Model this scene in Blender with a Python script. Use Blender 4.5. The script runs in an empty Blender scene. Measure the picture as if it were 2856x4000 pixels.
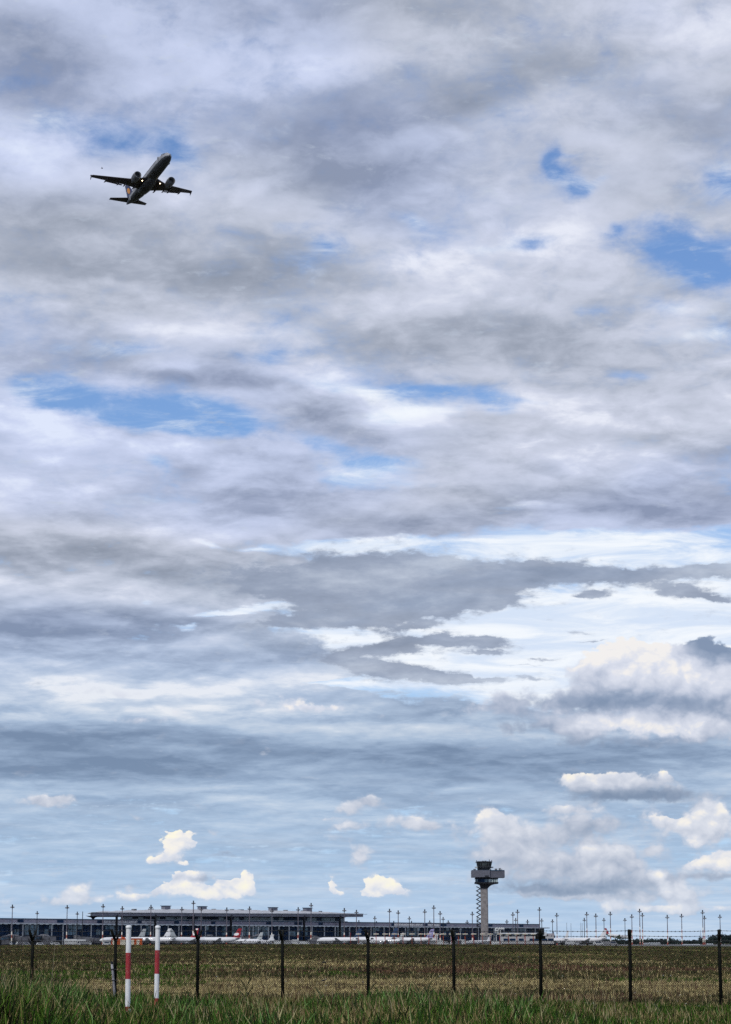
import bpy, math, random
import numpy as np
from mathutils import Vector, Matrix, Euler, noise as mnoise

# ------------------------------------------------------------------ camera
SC = bpy.context.scene
W0, H0, F0 = 2856.0, 4000.0, 9500.0
HORIZON = 3680.0
PITCH = math.atan((HORIZON - H0 / 2) / F0)
EYE = 1.9
cam_data = bpy.data.cameras.new('camera')
cam = bpy.data.objects.new('camera', cam_data)
SC.collection.objects.link(cam)
cam.location = (0, 0, EYE)
cam.rotation_euler = (math.pi / 2 + PITCH, 0, 0)
cam_data.sensor_fit = 'VERTICAL'
cam_data.sensor_height = 24.0
cam_data.lens = 24.0 * F0 / H0
cam_data.clip_start = 0.5
cam_data.clip_end = 30000.0
SC.camera = cam

def ray(x, y):
    "direction (not normalised, forward part 1) seen at a point of the photograph"
    a, b = (x - W0 / 2) / F0, (H0 / 2 - y) / F0
    c, s = math.cos(PITCH), math.sin(PITCH)
    fwd = c - b * s
    return a / fwd, (s + b * c) / fwd

def at(x, y, dist):
    a, b = ray(x, y)
    return Vector((a * dist, dist, EYE + b * dist))

# ------------------------------------------------------------------ render / view
SC.render.engine = 'CYCLES'
SC.cycles.use_denoising = False
SC.cycles.max_bounces = 5
SC.cycles.diffuse_bounces = 2
SC.cycles.glossy_bounces = 3
SC.cycles.transparent_max_bounces = 24
SC.view_settings.view_transform = 'Standard'
SC.view_settings.look = 'None'
SC.view_settings.exposure = 0
SC.view_settings.gamma = 1
SC.view_settings.use_curve_mapping = False

def s2l(c):
    c = c / 255.0
    return c / 12.92 if c <= 0.04045 else ((c + 0.055) / 1.055) ** 2.4
def rgb(r, g, b):
    return (s2l(r), s2l(g), s2l(b), 1.0)

# ------------------------------------------------------------------ node helper
class G:
    def __init__(s, tree): s.t = tree; s.n = tree.nodes; s.l = tree.links
    def put(s, sock, v):
        if isinstance(v, bpy.types.NodeSocket): s.l.new(v, sock)
        elif v is not None: sock.default_value = v
    def m(s, op, a, b=None, c=None, clamp=False):
        n = s.n.new('ShaderNodeMath'); n.operation = op; n.use_clamp = clamp
        for k, v in enumerate((a, b, c)): s.put(n.inputs[k], v)
        return n.outputs[0]
    def v(s, op, a, b=None, c=None):
        n = s.n.new('ShaderNodeVectorMath'); n.operation = op
        for k, v in enumerate((a, b, c)):
            if v is not None: s.put(n.inputs[k], v)
        return n.outputs['Value'] if op in ('DOT_PRODUCT', 'LENGTH') else n.outputs['Vector']
    def xyz(s, x=0.0, y=0.0, z=0.0):
        n = s.n.new('ShaderNodeCombineXYZ')
        for k, v in enumerate((x, y, z)): s.put(n.inputs[k], v)
        return n.outputs[0]
    def sep(s, v):
        n = s.n.new('ShaderNodeSeparateXYZ'); s.l.new(v, n.inputs[0]); return n.outputs
    def noise(s, vec, scale, detail=4, rough=0.5, lac=2.0, dist=0.0, out='Fac'):
        n = s.n.new('ShaderNodeTexNoise'); s.put(n.inputs['Vector'], vec)
        s.put(n.inputs['Scale'], scale); n.inputs['Detail'].default_value = detail
        n.inputs['Roughness'].default_value = rough; n.inputs['Lacunarity'].default_value = lac
        n.inputs['Distortion'].default_value = dist
        return n.outputs[out]
    def voro(s, vec, scale, detail=2, rough=0.5, feature='F1', out='Distance', rnd=1.0):
        n = s.n.new('ShaderNodeTexVoronoi'); n.feature = feature; s.put(n.inputs['Vector'], vec)
        n.inputs['Scale'].default_value = scale
        if 'Detail' in n.inputs: n.inputs['Detail'].default_value = detail; n.inputs['Roughness'].default_value = rough
        n.inputs['Randomness'].default_value = rnd
        return n.outputs[out]
    def step(s, v, a, b, lo=0.0, hi=1.0, kind='SMOOTHSTEP'):
        n = s.n.new('ShaderNodeMapRange'); n.interpolation_type = kind
        for k, x in enumerate((v, a, b, lo, hi)): s.put(n.inputs[k], x)
        return n.outputs[0]
    def mix(s, f, a, b, blend='MIX'):
        n = s.n.new('ShaderNodeMix'); n.data_type = 'RGBA'; n.blend_type = blend
        s.put(n.inputs[0], f); s.put(n.inputs[6], a); s.put(n.inputs[7], b)
        return n.outputs[2]
    def ramp(s, f, stops, interp='LINEAR'):
        n = s.n.new('ShaderNodeValToRGB'); s.put(n.inputs[0], f); r = n.color_ramp; r.interpolation = interp
        while len(r.elements) < len(stops): r.elements.new(0.5)
        for e, (p, c) in zip(r.elements, stops): e.position = p; e.color = c if len(c) == 4 else (*c, 1)
        return n.outputs[0]

# ------------------------------------------------------------------ world: sky with its clouds
SUN_EL, SUN_AZ = math.radians(46), math.radians(-146)     # sun high, behind the camera to the left
def skypos(x, y):
    a, b = ray(x, y)
    return math.atan(a) * 9.5, math.atan(b / math.sqrt(1 + a * a)) * 9.5

world = bpy.data.worlds.new('World'); SC.world = world; world.use_nodes = True
wt = world.node_tree; wt.nodes.clear(); g = G(wt)
out = wt.nodes.new('ShaderNodeOutputWorld'); bg = wt.nodes.new('ShaderNodeBackground'); bg.inputs[1].default_value = 0.1
wt.links.new(bg.outputs[0], out.inputs[0])
sky = wt.nodes.new('ShaderNodeTexSky'); sky.sky_type = 'NISHITA'; sky.sun_disc = False
sky.sun_elevation = SUN_EL; sky.sun_rotation = SUN_AZ; sky.air_density = 1.0; sky.dust_density = 0.6; sky.ozone_density = 2.0
tc = wt.nodes.new('ShaderNodeTexCoord').outputs['Generated']
dx, dy, dz = g.sep(tc)
hl = g.m('MAXIMUM', g.m('SQRT', g.m('ADD', g.m('MULTIPLY', dx, dx), g.m('MULTIPLY', dy, dy))), 0.001)
X = g.m('MULTIPLY', g.m('ARCTAN2', dx, dy), 9.5)
Y = g.m('MAXIMUM', g.m('MULTIPLY', g.m('ARCTAN2', dz, hl), 9.5), 0.0)
HX = g.m('MULTIPLY', g.m('DIVIDE', dx, hl), 9.5); HY = g.m('MULTIPLY', g.m('DIVIDE', dy, hl), 9.5)
P = g.xyz(X, Y, 0.0)
LY = g.m('MULTIPLY', g.m('LOGARITHM', g.m('ADD', Y, 0.8), math.e), 7.5)
Q = g.xyz(HX, HY, LY)                         # flattened towards the horizon, like a real cloud deck
QI = g.xyz(HX, HY, g.m('MULTIPLY', Y, 1.3))   # nearly round, for heaped clouds
def warp(vec, amp, src, scale, detail, sx=1.0, sy=1.0):
    c = g.noise(src, scale, detail, 0.55, out='Color')
    c = g.v('SUBTRACT', c, (0.5, 0.5, 0.5))
    return g.v('MULTIPLY_ADD', c, (amp * sx, amp * sy, 0.0), vec)
def blobs(vec, items, chans, size=16, shade=None):
    "sum of soft elliptical weights; item = (px, py, rx, ry, angle, weight per channel...)"
    acc = [0.0] * chans
    for i in range(0, len(items), size):          # small node groups in a chain: quick to build
        t = bpy.data.node_groups.new('cloud_shapes', 'ShaderNodeTree'); h = G(t)
        t.interface.new_socket('Vector', in_out='INPUT', socket_type='NodeSocketVector')
        for k in range(chans):
            t.interface.new_socket('In', in_out='INPUT', socket_type='NodeSocketFloat')
            t.interface.new_socket('Out', in_out='OUTPUT', socket_type='NodeSocketFloat')
        gi = t.nodes.new('NodeGroupInput'); go = t.nodes.new('NodeGroupOutput')
        a = [gi.outputs[1 + k] for k in range(chans)]
        for it in items[i:i + size]:
            x, y, rx, ry, ang = it[:5]; w = it[5:]
            u, v = skypos(x, y)
            n = t.nodes.new('ShaderNodeMapping'); n.vector_type = 'TEXTURE'
            t.links.new(gi.outputs[0], n.inputs[0])
            n.inputs[1].default_value = (u, v, 0); n.inputs[2].default_value = (0, 0, math.radians(-ang))
            n.inputs[3].default_value = (rx / 1000, ry / 1000, 1)
            e = h.m('POWER', 0.36788, h.v('DOT_PRODUCT', n.outputs[0], n.outputs[0]))
            for k in range(chans):
                if shade and k == 1:                  # each heap is lit from above and the left
                    lw = h.m('ADD', h.v('DOT_PRODUCT', n.outputs[0], shade), w[1])
                    a[1] = h.m('MULTIPLY_ADD', h.m('MULTIPLY', e, w[0]), lw, a[1])
                elif k < len(w) and w[k]: a[k] = h.m('MULTIPLY_ADD', e, w[k], a[k])
        for k in range(chans): t.links.new(a[k], go.inputs[k])
        gn = g.n.new('ShaderNodeGroup'); gn.node_tree = t
        g.l.new(vec, gn.inputs[0])
        for k in range(chans):
            g.put(gn.inputs[1 + k], acc[k]); acc[k] = gn.outputs[k]
        vec = g.v('MULTIPLY_ADD', g.xyz(acc[0], 0.0, 0.0), (1e-7, 0.0, 0.0), vec)   # evaluate the groups one after another
    return acc
# blue gaps and brightness of the broken grey layer (x, y, rx, ry, angle, cover, brightness, veil)
DECK = [
 (431,554,150,60,0,-1.0,0,0),(677,590,110,75,30,-1.0,0,0),(202,480,200,50,0,-.35,.25,.5),(835,190,140,60,0,-.1,.2,0),(560,690,260,60,0,.1,.35,.3),
 (1090,880,130,35,0,-.6,0,.1),(1266,950,90,45,0,-.75,0,0),(2172,618,48,60,10,-.95,0,.1),(2195,668,50,30,0,-.6,0,.1),(2240,712,70,26,25,-.7,0,.1),(2275,748,95,36,-8,-.95,0,.1),(2230,600,70,14,0,-.5,0,.2),(2352,700,30,15,0,-.5,0,0),
 (2835,721,100,50,0,-1.1,0,0),(1595,870,90,30,20,-.9,0,0),(2080,955,90,40,0,-.9,0,0),(2426,897,35,30,0,-.7,0,0),(2571,870,110,40,-10,-.55,0,0),
 (2690,965,230,70,10,-1.3,-.3,-.3),(2730,1060,220,70,20,-1.2,-.2,-.2),(1900,985,90,25,0,-.7,0,0),
 (528,1360,190,32,0,-.75,0,0),(1082,1385,170,40,-8,-.6,-.1,0),(240,1555,210,62,14,-1.35,0,0),(720,1610,290,80,5,-1.7,0,-.1),(950,1668,50,35,0,-.6,0,0),
 (470,1640,120,40,0,-.6,0,0),(607,1790,90,35,25,-.8,0,.3),(1257,1739,130,30,5,-.7,0,.2),(1350,1870,190,60,0,-.75,0,.5),
 (2615,1200,130,35,0,-.55,0,.5),(2760,1300,200,35,0,-.6,.1,.8),(2703,1211,150,32,0,.2,.6,1),(2307,1211,110,25,0,-.4,0,0),(2474,1466,70,20,0,-.6,0,0),
 (1920,1575,150,50,15,-1.1,-.1,-.2),(1640,1528,230,32,0,-.85,-.1,0),(2061,1571,80,22,15,-.5,0,0),(1330,1520,220,60,15,-.5,.5,1.2),(1586,1612,210,42,-4,-.7,.7,1.6),
 (1500,1800,120,32,0,-.9,0,.1),(1560,1850,200,60,0,-.3,.3,.8),(1700,1885,150,25,0,-.3,.4,.8),(2079,1976,110,15,0,-.6,.5,1),
 (640,1420,140,30,0,-.1,.6,.8),(980,1290,250,40,0,-.2,.2,.3),
 (791,2119,60,12,15,-.9,.3,1.4),(1002,2145,55,10,0,-.9,.3,1.4),(1280,2138,190,24,0,-1.4,.3,2),(572,2358,50,22,0,-.8,0,0.4),(721,2440,45,14,0,-.7,0,.4),(610,2115,30,14,0,-.5,0,0.4),
 (835,2382,120,10,-6,-1,.4,1.6),(1110,2368,200,17,0,-1.3,.4,2),(1178,2453,60,9,20,-1,.4,1.5),(1372,2492,120,26,20,-1.1,.4,2),
 (1500,2125,200,30,0,-1.4,.4,1.8),(2131,2140,420,65,-3,-2.0,.4,1.8),(2690,2165,330,75,-6,-1.8,.2,.6),(2307,2400,650,140,0,-2.4,.3,2),(1955,2540,560,120,10,-2.2,.3,2.4),(1480,2560,180,40,0,-1,.3,2),
 (1850,2640,420,60,10,-1.6,.3,2),(2850,2400,300,160,0,-1.8,0,1.3),(1370,2675,170,14,0,-1.5,.2,.7),(1600,2668,200,30,0,-1.2,.2,1.2),(1850,2790,350,40,0,.8,-.1,0),
 # lighter and darker parts of the layer
 (150,250,320,220,0,.2,-.45,0),(1500,80,500,110,0,.2,-.35,0),(2700,120,380,160,0,0,.4,0),(600,330,500,150,0,0,.2,0),(1300,250,500,80,-12,0,.4,0),(1560,520,420,160,0,.2,-.15,0),
 (1200,640,330,180,0,.25,-.45,0),(1480,700,260,110,0,.2,-.45,0),(2500,330,420,110,15,0,-.2,0),(1900,360,420,80,-20,.1,-.35,0),(2600,500,320,60,10,0,-.25,0),(2050,430,350,60,-12,0,.35,0),
 (120,620,260,90,0,.15,.35,0),(300,830,360,100,0,.2,-.3,0),(200,1040,300,80,0,.2,-.25,0),(800,1070,420,90,4,.3,-.5,0),(820,760,260,90,0,.1,.35,0),
 (1700,780,420,70,0,.1,.35,0),(2200,900,420,100,0,.1,.4,0),(1750,1000,400,90,0,.05,.45,.2),(2350,1060,260,90,0,.2,.35,0),(560,1145,260,30,12,0,.4,0),(250,1260,350,60,0,.2,.1,0),
 (1700,1190,380,60,0,.2,.5,0),(1640,1310,420,80,0,.3,-.05,0),(2100,1360,400,80,0,.2,-.3,0),(2700,1420,350,90,0,.1,.15,0),(300,1420,420,70,0,.2,-.25,0),(900,1480,330,50,4,.4,-.25,0),(1180,1600,260,70,25,.5,-.3,0),(1330,1580,100,35,10,.8,-.2,0),
 (120,1640,260,90,15,.6,.6,0),(150,1760,330,90,0,.4,.4,0),(520,1730,260,45,4,.5,.45,0),(760,1735,260,35,0,.6,.3,0),(1000,1860,330,90,10,.5,-.25,0),(300,1990,420,80,0,.3,.0,0),(600,1830,350,60,0,.2,.1,0),
 (2250,1640,260,90,0,.6,.6,0),(2500,1660,300,40,0,.3,.4,0),(2700,1600,300,60,0,.2,-.1,0),(1950,1780,330,90,0,.4,.25,0),(2350,1760,420,70,0,.3,.4,0),(2300,1930,600,70,2,.6,-.5,0),(2700,2010,500,60,0,.8,-.6,0),(1700,1700,260,50,0,.5,-.15,0),
 (1250,2000,420,70,0,.5,-.3,0),(1500,2050,300,40,0,.7,-.4,0),(400,2150,420,50,0,.4,-.35,0),(120,2280,260,40,0,.2,.3,0),(580,2215,200,25,-10,.3,.3,0),(1000,2280,420,60,0,.8,-.45,0),(150,2420,300,80,0,.4,-.65,0),(550,2400,160,40,0,.3,-.45,0),
 (900,2440,240,50,0,.2,-.1,0),(1150,2560,420,60,0,.6,-.3,0),(300,2540,420,60,0,.3,-.05,0),(250,2640,420,50,0,.3,.6,0),(1000,2665,500,36,0,.3,.6,0),(330,2690,260,25,0,0,.45,0),(760,2705,700,40,0,.3,.25,0),(560,2660,100,25,0,.1,-.6,0),(180,2700,120,30,0,.1,-.4,0),
 (650,2780,460,45,5,.3,.5,0),(1200,2760,300,42,0,.3,.55,0),(1060,2820,240,25,0,.2,-.4,0),(560,2750,160,18,0,.1,-.4,0),(1500,2800,300,40,0,.5,-.2,0),
 (120,2890,400,60,3,.5,-.65,0),(700,2930,600,60,0,.5,-.55,0),(400,3010,700,60,0,.5,-.5,0),(1700,3000,600,90,0,.5,-.5,0),(1650,2900,420,40,0,.3,-.1,0),(2500,2930,450,60,0,.5,-.45,0),(1200,2920,250,30,0,.2,.1,0),
]
# dark ragged shreds in front of the bright gap (x, y, rx, ry, angle, weight)
SHRED = [
 (1250,2270,420,80,0,1.3),(1560,2230,240,60,0,1.3),(1700,2270,300,70,5,1.5),(1950,2250,230,55,-3,1.4),(2230,2235,170,35,0,1.2),(2420,2245,140,26,0,.9),(2640,2235,260,24,-2,1.1),(2850,2230,160,28,0,1.2),
 (1500,2340,300,55,0,1.3),(1750,2340,200,35,0,1.1),(1900,2350,90,20,0,.8),(2345,2318,85,20,-8,1.0),(2270,2330,60,9,0,.6),(2650,2300,130,30,4,1.1),(2790,2335,110,16,12,.8),
 (1490,2400,180,40,0,1.1),(1735,2385,55,36,0,.9),(1900,2362,70,12,0,.6),(1620,2450,120,14,-8,.7),
 (1500,2530,140,22,-6,1.0),(1720,2500,230,26,2,1.15),(1890,2505,110,20,6,.9),(1600,2540,150,16,0,.7),(1903,2550,100,9,2,.9),(2250,2472,50,8,6,.65),(2310,2506,110,6,-5,.65),(2120,2575,70,9,0,.7),(2040,2600,90,5,-3,.55),
 (1440,2600,220,40,10,1.2),(1620,2630,240,24,8,1.2),(1850,2648,190,10,2,.9),(2070,2650,60,9,5,.6),(1350,2420,240,40,0,.9),(1150,2430,200,20,0,.7),
]
# heaped clouds (x, y, rx, ry, angle, weight, light)
HEAP = [
 (2490,2560,150,75,0,1.3,.95),(2400,2590,110,70,0,1.1,.85),(2330,2650,100,60,0,1.1,.45),(2600,2630,150,70,0,1.1,.8),(2760,2660,150,70,0,1.2,.7),(2860,2690,140,90,0,1.2,.55),(2320,2740,180,46,0,1.3,-.6),(2560,2745,200,42,0,1.2,-.6),(2790,2770,200,40,0,1.2,-.65),
 (2745,2520,70,42,0,1.3,-1.0),(2830,2560,90,40,0,1.1,-.8),(2690,2560,50,20,0,.6,-.5),
 (2030,2760,150,62,0,1.2,.1),(1960,2730,60,40,0,.6,0),(1850,2770,70,30,0,.7,.5),(2080,2840,200,30,0,.8,-.4),(2380,2820,170,52,0,1.2,1.0),(2250,2840,90,40,0,.9,.35),(2560,2800,70,28,0,.7,.2),(2660,2830,200,52,0,1.2,1.05),(2830,2850,120,60,0,1.0,.5),(2400,2900,420,28,0,.8,-.65),
 (2150,3260,380,130,0,.42,.18),(2600,3300,400,170,0,.42,.22),(1450,3280,300,140,0,.28,.3),(700,3420,420,110,0,.2,.3),(2500,3480,500,70,0,.5,.55),(200,3490,400,50,0,.2,.3),(2450,2640,260,70,0,.5,.3),
 (300,2690,110,26,0,.8,.75),(520,2720,140,20,8,.6,.7),(700,2790,120,26,0,.7,.75),(980,2745,130,30,0,.6,.7),(1110,2735,90,26,0,.5,.7),(1270,2755,110,34,0,.65,.85),(1200,2775,160,22,0,.7,.7),(1480,2800,60,20,0,.5,.5),(560,2815,160,16,0,.6,.55),(1010,2935,70,22,0,.7,.45),
 (705,3275,58,40,0,1.5,1.0),(655,3300,34,30,0,1.0,.9),(750,3305,26,20,0,1.0,.8),(606,3358,34,17,0,1.1,.9),(668,3342,44,22,0,1.1,.75),(720,3368,30,12,0,.8,1),(735,3408,44,20,0,1.1,1.15),(690,3430,30,30,0,.9,.9),(780,3430,60,14,0,.8,-.5),(800,3478,150,34,3,1.2,1.1),(700,3460,60,22,0,.9,1.0),(900,3440,50,14,0,.8,.7),(880,3500,80,18,0,.9,1),
 (925,3450,50,22,0,.9,1),(970,3425,24,42,-20,1.2,1.1),(982,3470,26,22,0,1.0,1.1),(545,3498,90,18,-4,.95,.9),(610,3480,24,14,0,.8,.9),(300,3480,60,28,0,.8,.65),(330,3515,150,22,0,.7,.65),(130,3525,180,24,0,.75,.6),
 (130,3130,110,24,0,.95,.45),(230,3125,110,26,0,.95,.35),(60,3160,90,14,0,.6,.3),(520,3185,55,16,10,.8,.35),(1400,3140,70,36,0,.95,.4),(1340,3165,40,18,0,.7,.4),(1370,3228,110,20,0,.8,.45),(1270,3200,90,9,0,.6,.4),(1400,3345,50,56,0,.9,.45),(1300,3270,50,18,0,.6,.3),
 (1300,3455,20,38,-15,1.1,1.0),(1330,3488,44,14,20,.9,.9),(840,3250,55,20,0,.65,.3),(330,3237,110,7,2,.55,.5),(600,3250,120,6,0,.5,.4),(980,3190,120,14,0,.5,.2),(460,3460,60,18,0,.5,.2),
 (1480,3458,70,32,0,1.4,1.3),(1550,3480,55,26,0,1.3,1.2),(1440,3490,40,24,0,1.0,1),(1610,3212,130,28,4,.95,.5),(1700,3240,60,30,0,.7,.4),(1460,3130,60,26,0,.7,.4),
 (1930,3190,70,45,0,.95,.75),(1960,3250,110,60,0,1.05,.55),(2040,3300,80,50,0,.9,.45),(1900,3350,110,50,0,.7,.25),(1800,3440,90,40,0,.6,.3),(1780,3520,80,16,0,.6,.5),(2200,3160,100,16,-10,.8,.55),(2290,3165,60,10,0,.6,.4),
 (2330,3040,150,30,0,1.15,.6),(2250,3060,60,30,0,.9,.6),(2480,3060,170,30,0,1.1,.5),(2597,3028,34,22,0,1.0,.7),(2340,3055,40,16,30,0,-.7),(2400,3105,240,28,0,1.1,-.65),(2600,3110,180,28,0,.8,-.6),
 (2300,3210,160,36,0,.7,.05),(2250,3260,110,40,0,.7,0),(2316,3325,40,22,0,1.1,1.3),(2290,3345,26,22,0,.9,1.1),(2380,3350,70,40,0,1.0,.4),(2450,3335,70,34,0,1.1,.7),(2490,3380,50,26,0,1.0,.6),(2560,3320,34,22,0,.9,.6),(2200,3370,120,50,0,.95,.35),(2050,3400,140,50,0,.85,.1),(2360,3420,160,40,0,.9,.1),
 (2180,3475,280,26,2,1.15,-.9),(2450,3450,150,20,0,.8,-.5),(2254,3507,150,9,0,.8,.6),(2070,3490,80,10,0,.6,.6),
 (2620,3215,90,26,12,1.1,.95),(2660,3230,50,26,0,1.1,.9),(2740,3160,60,44,0,1.0,.55),(2800,3190,70,50,0,1.05,.9),(2710,3280,36,22,0,1.0,1.0),(2790,3250,90,40,0,.8,.5),(2720,3385,70,22,0,1.1,.95),(2790,3365,60,28,0,1.2,1.1),(2850,3350,60,40,0,1.2,1.1),(2760,3425,150,16,0,.8,-.4),
 (2570,3430,24,22,0,1.1,1.2),(2600,3460,20,30,-20,1.1,1.2),(2630,3490,50,26,0,.9,.8),(2685,3520,70,36,0,1.1,.75),(2700,3555,90,14,0,.9,.7),(2571,3552,80,16,0,1.05,.85),(2413,3540,80,24,0,1.0,.75),(2500,3500,60,14,0,.6,.5),(2850,3555,60,20,0,.8,.7),(1930,3530,70,12,0,.6,.5),
]
HEAP = [(*h_[:6], min(h_[6], 1.0)) for h_ in HEAP]
WP = warp(P, 0.30, Q, 1.7, 3, 1.0, 0.22)
WP = warp(WP, 0.085, Q, 7.0, 5, 1.0, 0.55)
cov, bri, vei = blobs(WP, DECK, 3)
WS = warp(P, 0.12, Q, 5.0, 4, 1.0, 0.35); WS = warp(WS, 0.045, QI, 22.0, 4, 1.0, 0.7)
(shr,) = blobs(WS, SHRED, 1)
WH = warp(P, 0.06, QI, 7.0, 3, 1.0, 0.8); WH = warp(WH, 0.030, QI, 28.0, 4)
hea, lit = blobs(WH, HEAP, 2, shade=(-0.10, 0.34, 0.0))

n1 = g.noise(Q, 0.8, 4, 0.5, dist=0.2)
n2 = g.noise(g.v('ADD', Q, (7.3, 2.1, 4.4)), 1.7, 6, 0.50, dist=0.25)
n2b = g.noise(g.v('ADD', Q, (7.3, 2.1, 4.72)), 1.7, 4, 0.50, dist=0.25)
n3 = g.noise(g.v('MULTIPLY', Q, (1.0, 1.0, 1.7)), 2.2, 6, 0.62, dist=0.6)
fine = g.noise(QI, 12.0, 6, 0.60)
mid = g.noise(g.v('ADD', Q, (3.1, 0.4, 8.8)), 5.0, 6, 0.60, dist=0.3)
midb = g.noise(g.v('ADD', Q, (3.1, 0.4, 8.91)), 5.0, 4, 0.60, dist=0.3)
# open sky behind everything: the physical sky, paler near the horizon
skyc = g.v('MULTIPLY', sky.outputs[0], (0.80, 0.96, 1.24))
skyc = g.mix(g.step(Y, 0.0, 2.2, 0.72, 0.05), skyc, tuple(10 * c for c in rgb(166, 204, 246)[:3]) + (1,))
# bright thin veil
va = g.m('ADD', g.m('MULTIPLY', vei, 0.62), g.m('MULTIPLY', g.m('SUBTRACT', n3, 0.47), g.step(Y, 0.3, 1.6, 1.6, 2.6)))
va = g.m('ADD', va, g.step(Y, 0.7, 1.4, 0.15, 0.05))
va = g.step(va, -0.15, 1.15)
col = g.mix(va, skyc, g.v('MULTIPLY', g.mix(g.step(n3, .35, .65), rgb(214, 228, 248), rgb(244, 249, 255)), (10, 10, 10)))
# the broken grey layer
nz = g.m('MULTIPLY', g.m('SUBTRACT', n2, 0.5), 2.0)
nz = g.m('MULTIPLY_ADD', g.m('SUBTRACT', n1, 0.5), 0.6, nz)
nz = g.m('MULTIPLY_ADD', g.m('SUBTRACT', mid, 0.5), 2.3, nz)
nz = g.m('MULTIPLY_ADD', g.m('SUBTRACT', fine, 0.5), 1.2, nz)
ca = g.m('ADD', g.m('MULTIPLY_ADD', cov, 1.35, nz), g.step(Y, 1.4, 2.4, 0.68, 0.86))
soft = g.step(Y, 1.0, 2.2)                    # higher up the gaps have softer rims
ca = g.step(ca, g.m('MULTIPLY_ADD', soft, -0.60, -0.15), g.m('MULTIPLY_ADD', soft, 0.62, 0.45))
bv = g.m('MULTIPLY_ADD', bri, 0.66, g.step(Y, 1.5, 3.0, 0.52, 0.46))
bv = g.m('MULTIPLY_ADD', g.m('SUBTRACT', n2, n2b), g.m('MULTIPLY', g.step(Y, 0.4, 1.5, 0.45, 1.15), g.step(Y, 2.2, 3.0, 1.0, 0.65)), bv)
bv = g.m('MULTIPLY_ADD', g.m('SUBTRACT', n1, 0.5), 0.35, bv)
bv = g.m('MULTIPLY_ADD', g.m('SUBTRACT', mid, midb), g.step(Y, 2.0, 2.8, 0.48, 0.26), bv)
bv = g.m('MULTIPLY_ADD', g.m('SUBTRACT', mid, 0.5), 0.24, bv)
bv = g.m('MULTIPLY_ADD', g.m('SUBTRACT', fine, 0.5), 0.10, bv)
bank = g.step(g.m('ADD', g.m('MULTIPLY', n2, 0.62), g.m('MULTIPLY', mid, 0.38)), 0.44, 0.57)
bv = g.m('MULTIPLY_ADD', g.m('SUBTRACT', bank, 0.5), 0.10, bv)
edge = g.m('SUBTRACT', 1.0, ca)
bv = g.m('MULTIPLY_ADD', edge, 0.25, bv)
def k10(*c): return tuple(10 * v for v in rgb(*c)[:3]) + (1,)
hi_c = g.ramp(bv, [(0.0, rgb(140, 152, 180)), (0.3, rgb(168, 179, 206)), (0.55, rgb(188, 199, 227)), (0.8, rgb(204, 214, 242)), (1.0, rgb(222, 231, 252))])
wa_c = g.ramp(bv, [(0.0, rgb(142, 151, 168)), (0.3, rgb(166, 174, 191)), (0.55, rgb(188, 195, 212)), (0.8, rgb(206, 212, 230)), (1.0, rgb(230, 234, 247))])
lo_c = g.ramp(bv, [(0.0, rgb(120, 141, 170)), (0.3, rgb(146, 167, 195)), (0.55, rgb(170, 190, 215)), (0.8, rgb(200, 213, 229)), (1.0, rgb(232, 236, 242))])
tone = g.step(g.noise(g.v('ADD', Q, (1.1, 5.2, 9.0)), 0.5, 3), 0.40, 0.60)
deck = g.mix(tone, hi_c, wa_c)
deck = g.mix(g.step(Y, 0.7, 1.6, 1.0, 0.0), deck, lo_c)
deck = g.v('MULTIPLY', deck, (10.0, 10.0, 10.0))
ca = g.m('MULTIPLY', ca, g.step(Y, 0.0, 0.75, 0.35, 1.0))
col = g.mix(ca, col, deck)
# dark shreds
sn = g.noise(g.v('MULTIPLY', QI, (1, 1, 2.2)), 9.0, 6, 0.62)
sa = g.m('MULTIPLY_ADD', g.m('SUBTRACT', sn, 0.5), 2.3, shr)
sa = g.step(sa, 0.16, 0.86)
sb = g.m('MULTIPLY_ADD', g.m('SUBTRACT', n2, n2b), 1.6, g.step(Y, 0.9, 1.7, 0.42, 0.55))
sb = g.m('MULTIPLY_ADD', g.m('SUBTRACT', sn, 0.5), 0.7, sb)
sb = g.m('MULTIPLY_ADD', g.m('SUBTRACT', 1.0, sa), 0.5, sb)
sb = g.m('MULTIPLY_ADD', bri, 0.25, sb)
sc_ = g.v('MULTIPLY', g.ramp(sb, [(0.0, rgb(124, 136, 158)), (0.5, rgb(152, 164, 186)), (1.0, rgb(196, 206, 222))]), (10.0, 10.0, 10.0))
sa = g.m('MULTIPLY', sa, 0.93)
col = g.mix(sa, col, sc_)
# heaped clouds
WQ = g.v('ADD', QI, g.v('MULTIPLY', g.v('SUBTRACT', g.noise(QI, 9.0, 2, out='Color'), (.5, .5, .5)), (.08, .08, .08)))
pv = g.voro(WQ, 11.0, 3, 0.5, feature='F1')
pf = g.m('SUBTRACT', 0.45, pv)
lit = g.m('DIVIDE', lit, g.m('MAXIMUM', hea, 0.85))
ha = g.m('MULTIPLY_ADD', pf, 0.75, hea)
ha = g.m('MULTIPLY_ADD', g.m('SUBTRACT', fine, 0.5), 1.25, ha)
crisp = g.step(lit, 0.45, 0.95, 0.0, 1.0)
crisp = g.m('MAXIMUM', crisp, g.step(Y, 0.95, 1.15, 0.0, 0.8))
ha2 = g.step(ha, g.m('MULTIPLY_ADD', crisp, 0.22, 0.08), g.m('MULTIPLY_ADD', crisp, -0.42, 0.92))
pv2 = g.voro(g.v('ADD', g.v('ADD', WQ, (0.0, 0.0, 0.0)), (-0.030, 0.0, 0.045)), 11.0, 2, 0.5, feature='F1')
hb = g.m('MULTIPLY_ADD', lit, 0.54, 0.42)
hb = g.m('MULTIPLY_ADD', g.m('SUBTRACT', pv2, pv), 0.18, hb)
hb = g.m('MULTIPLY_ADD', pf, 0.10, hb)
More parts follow.
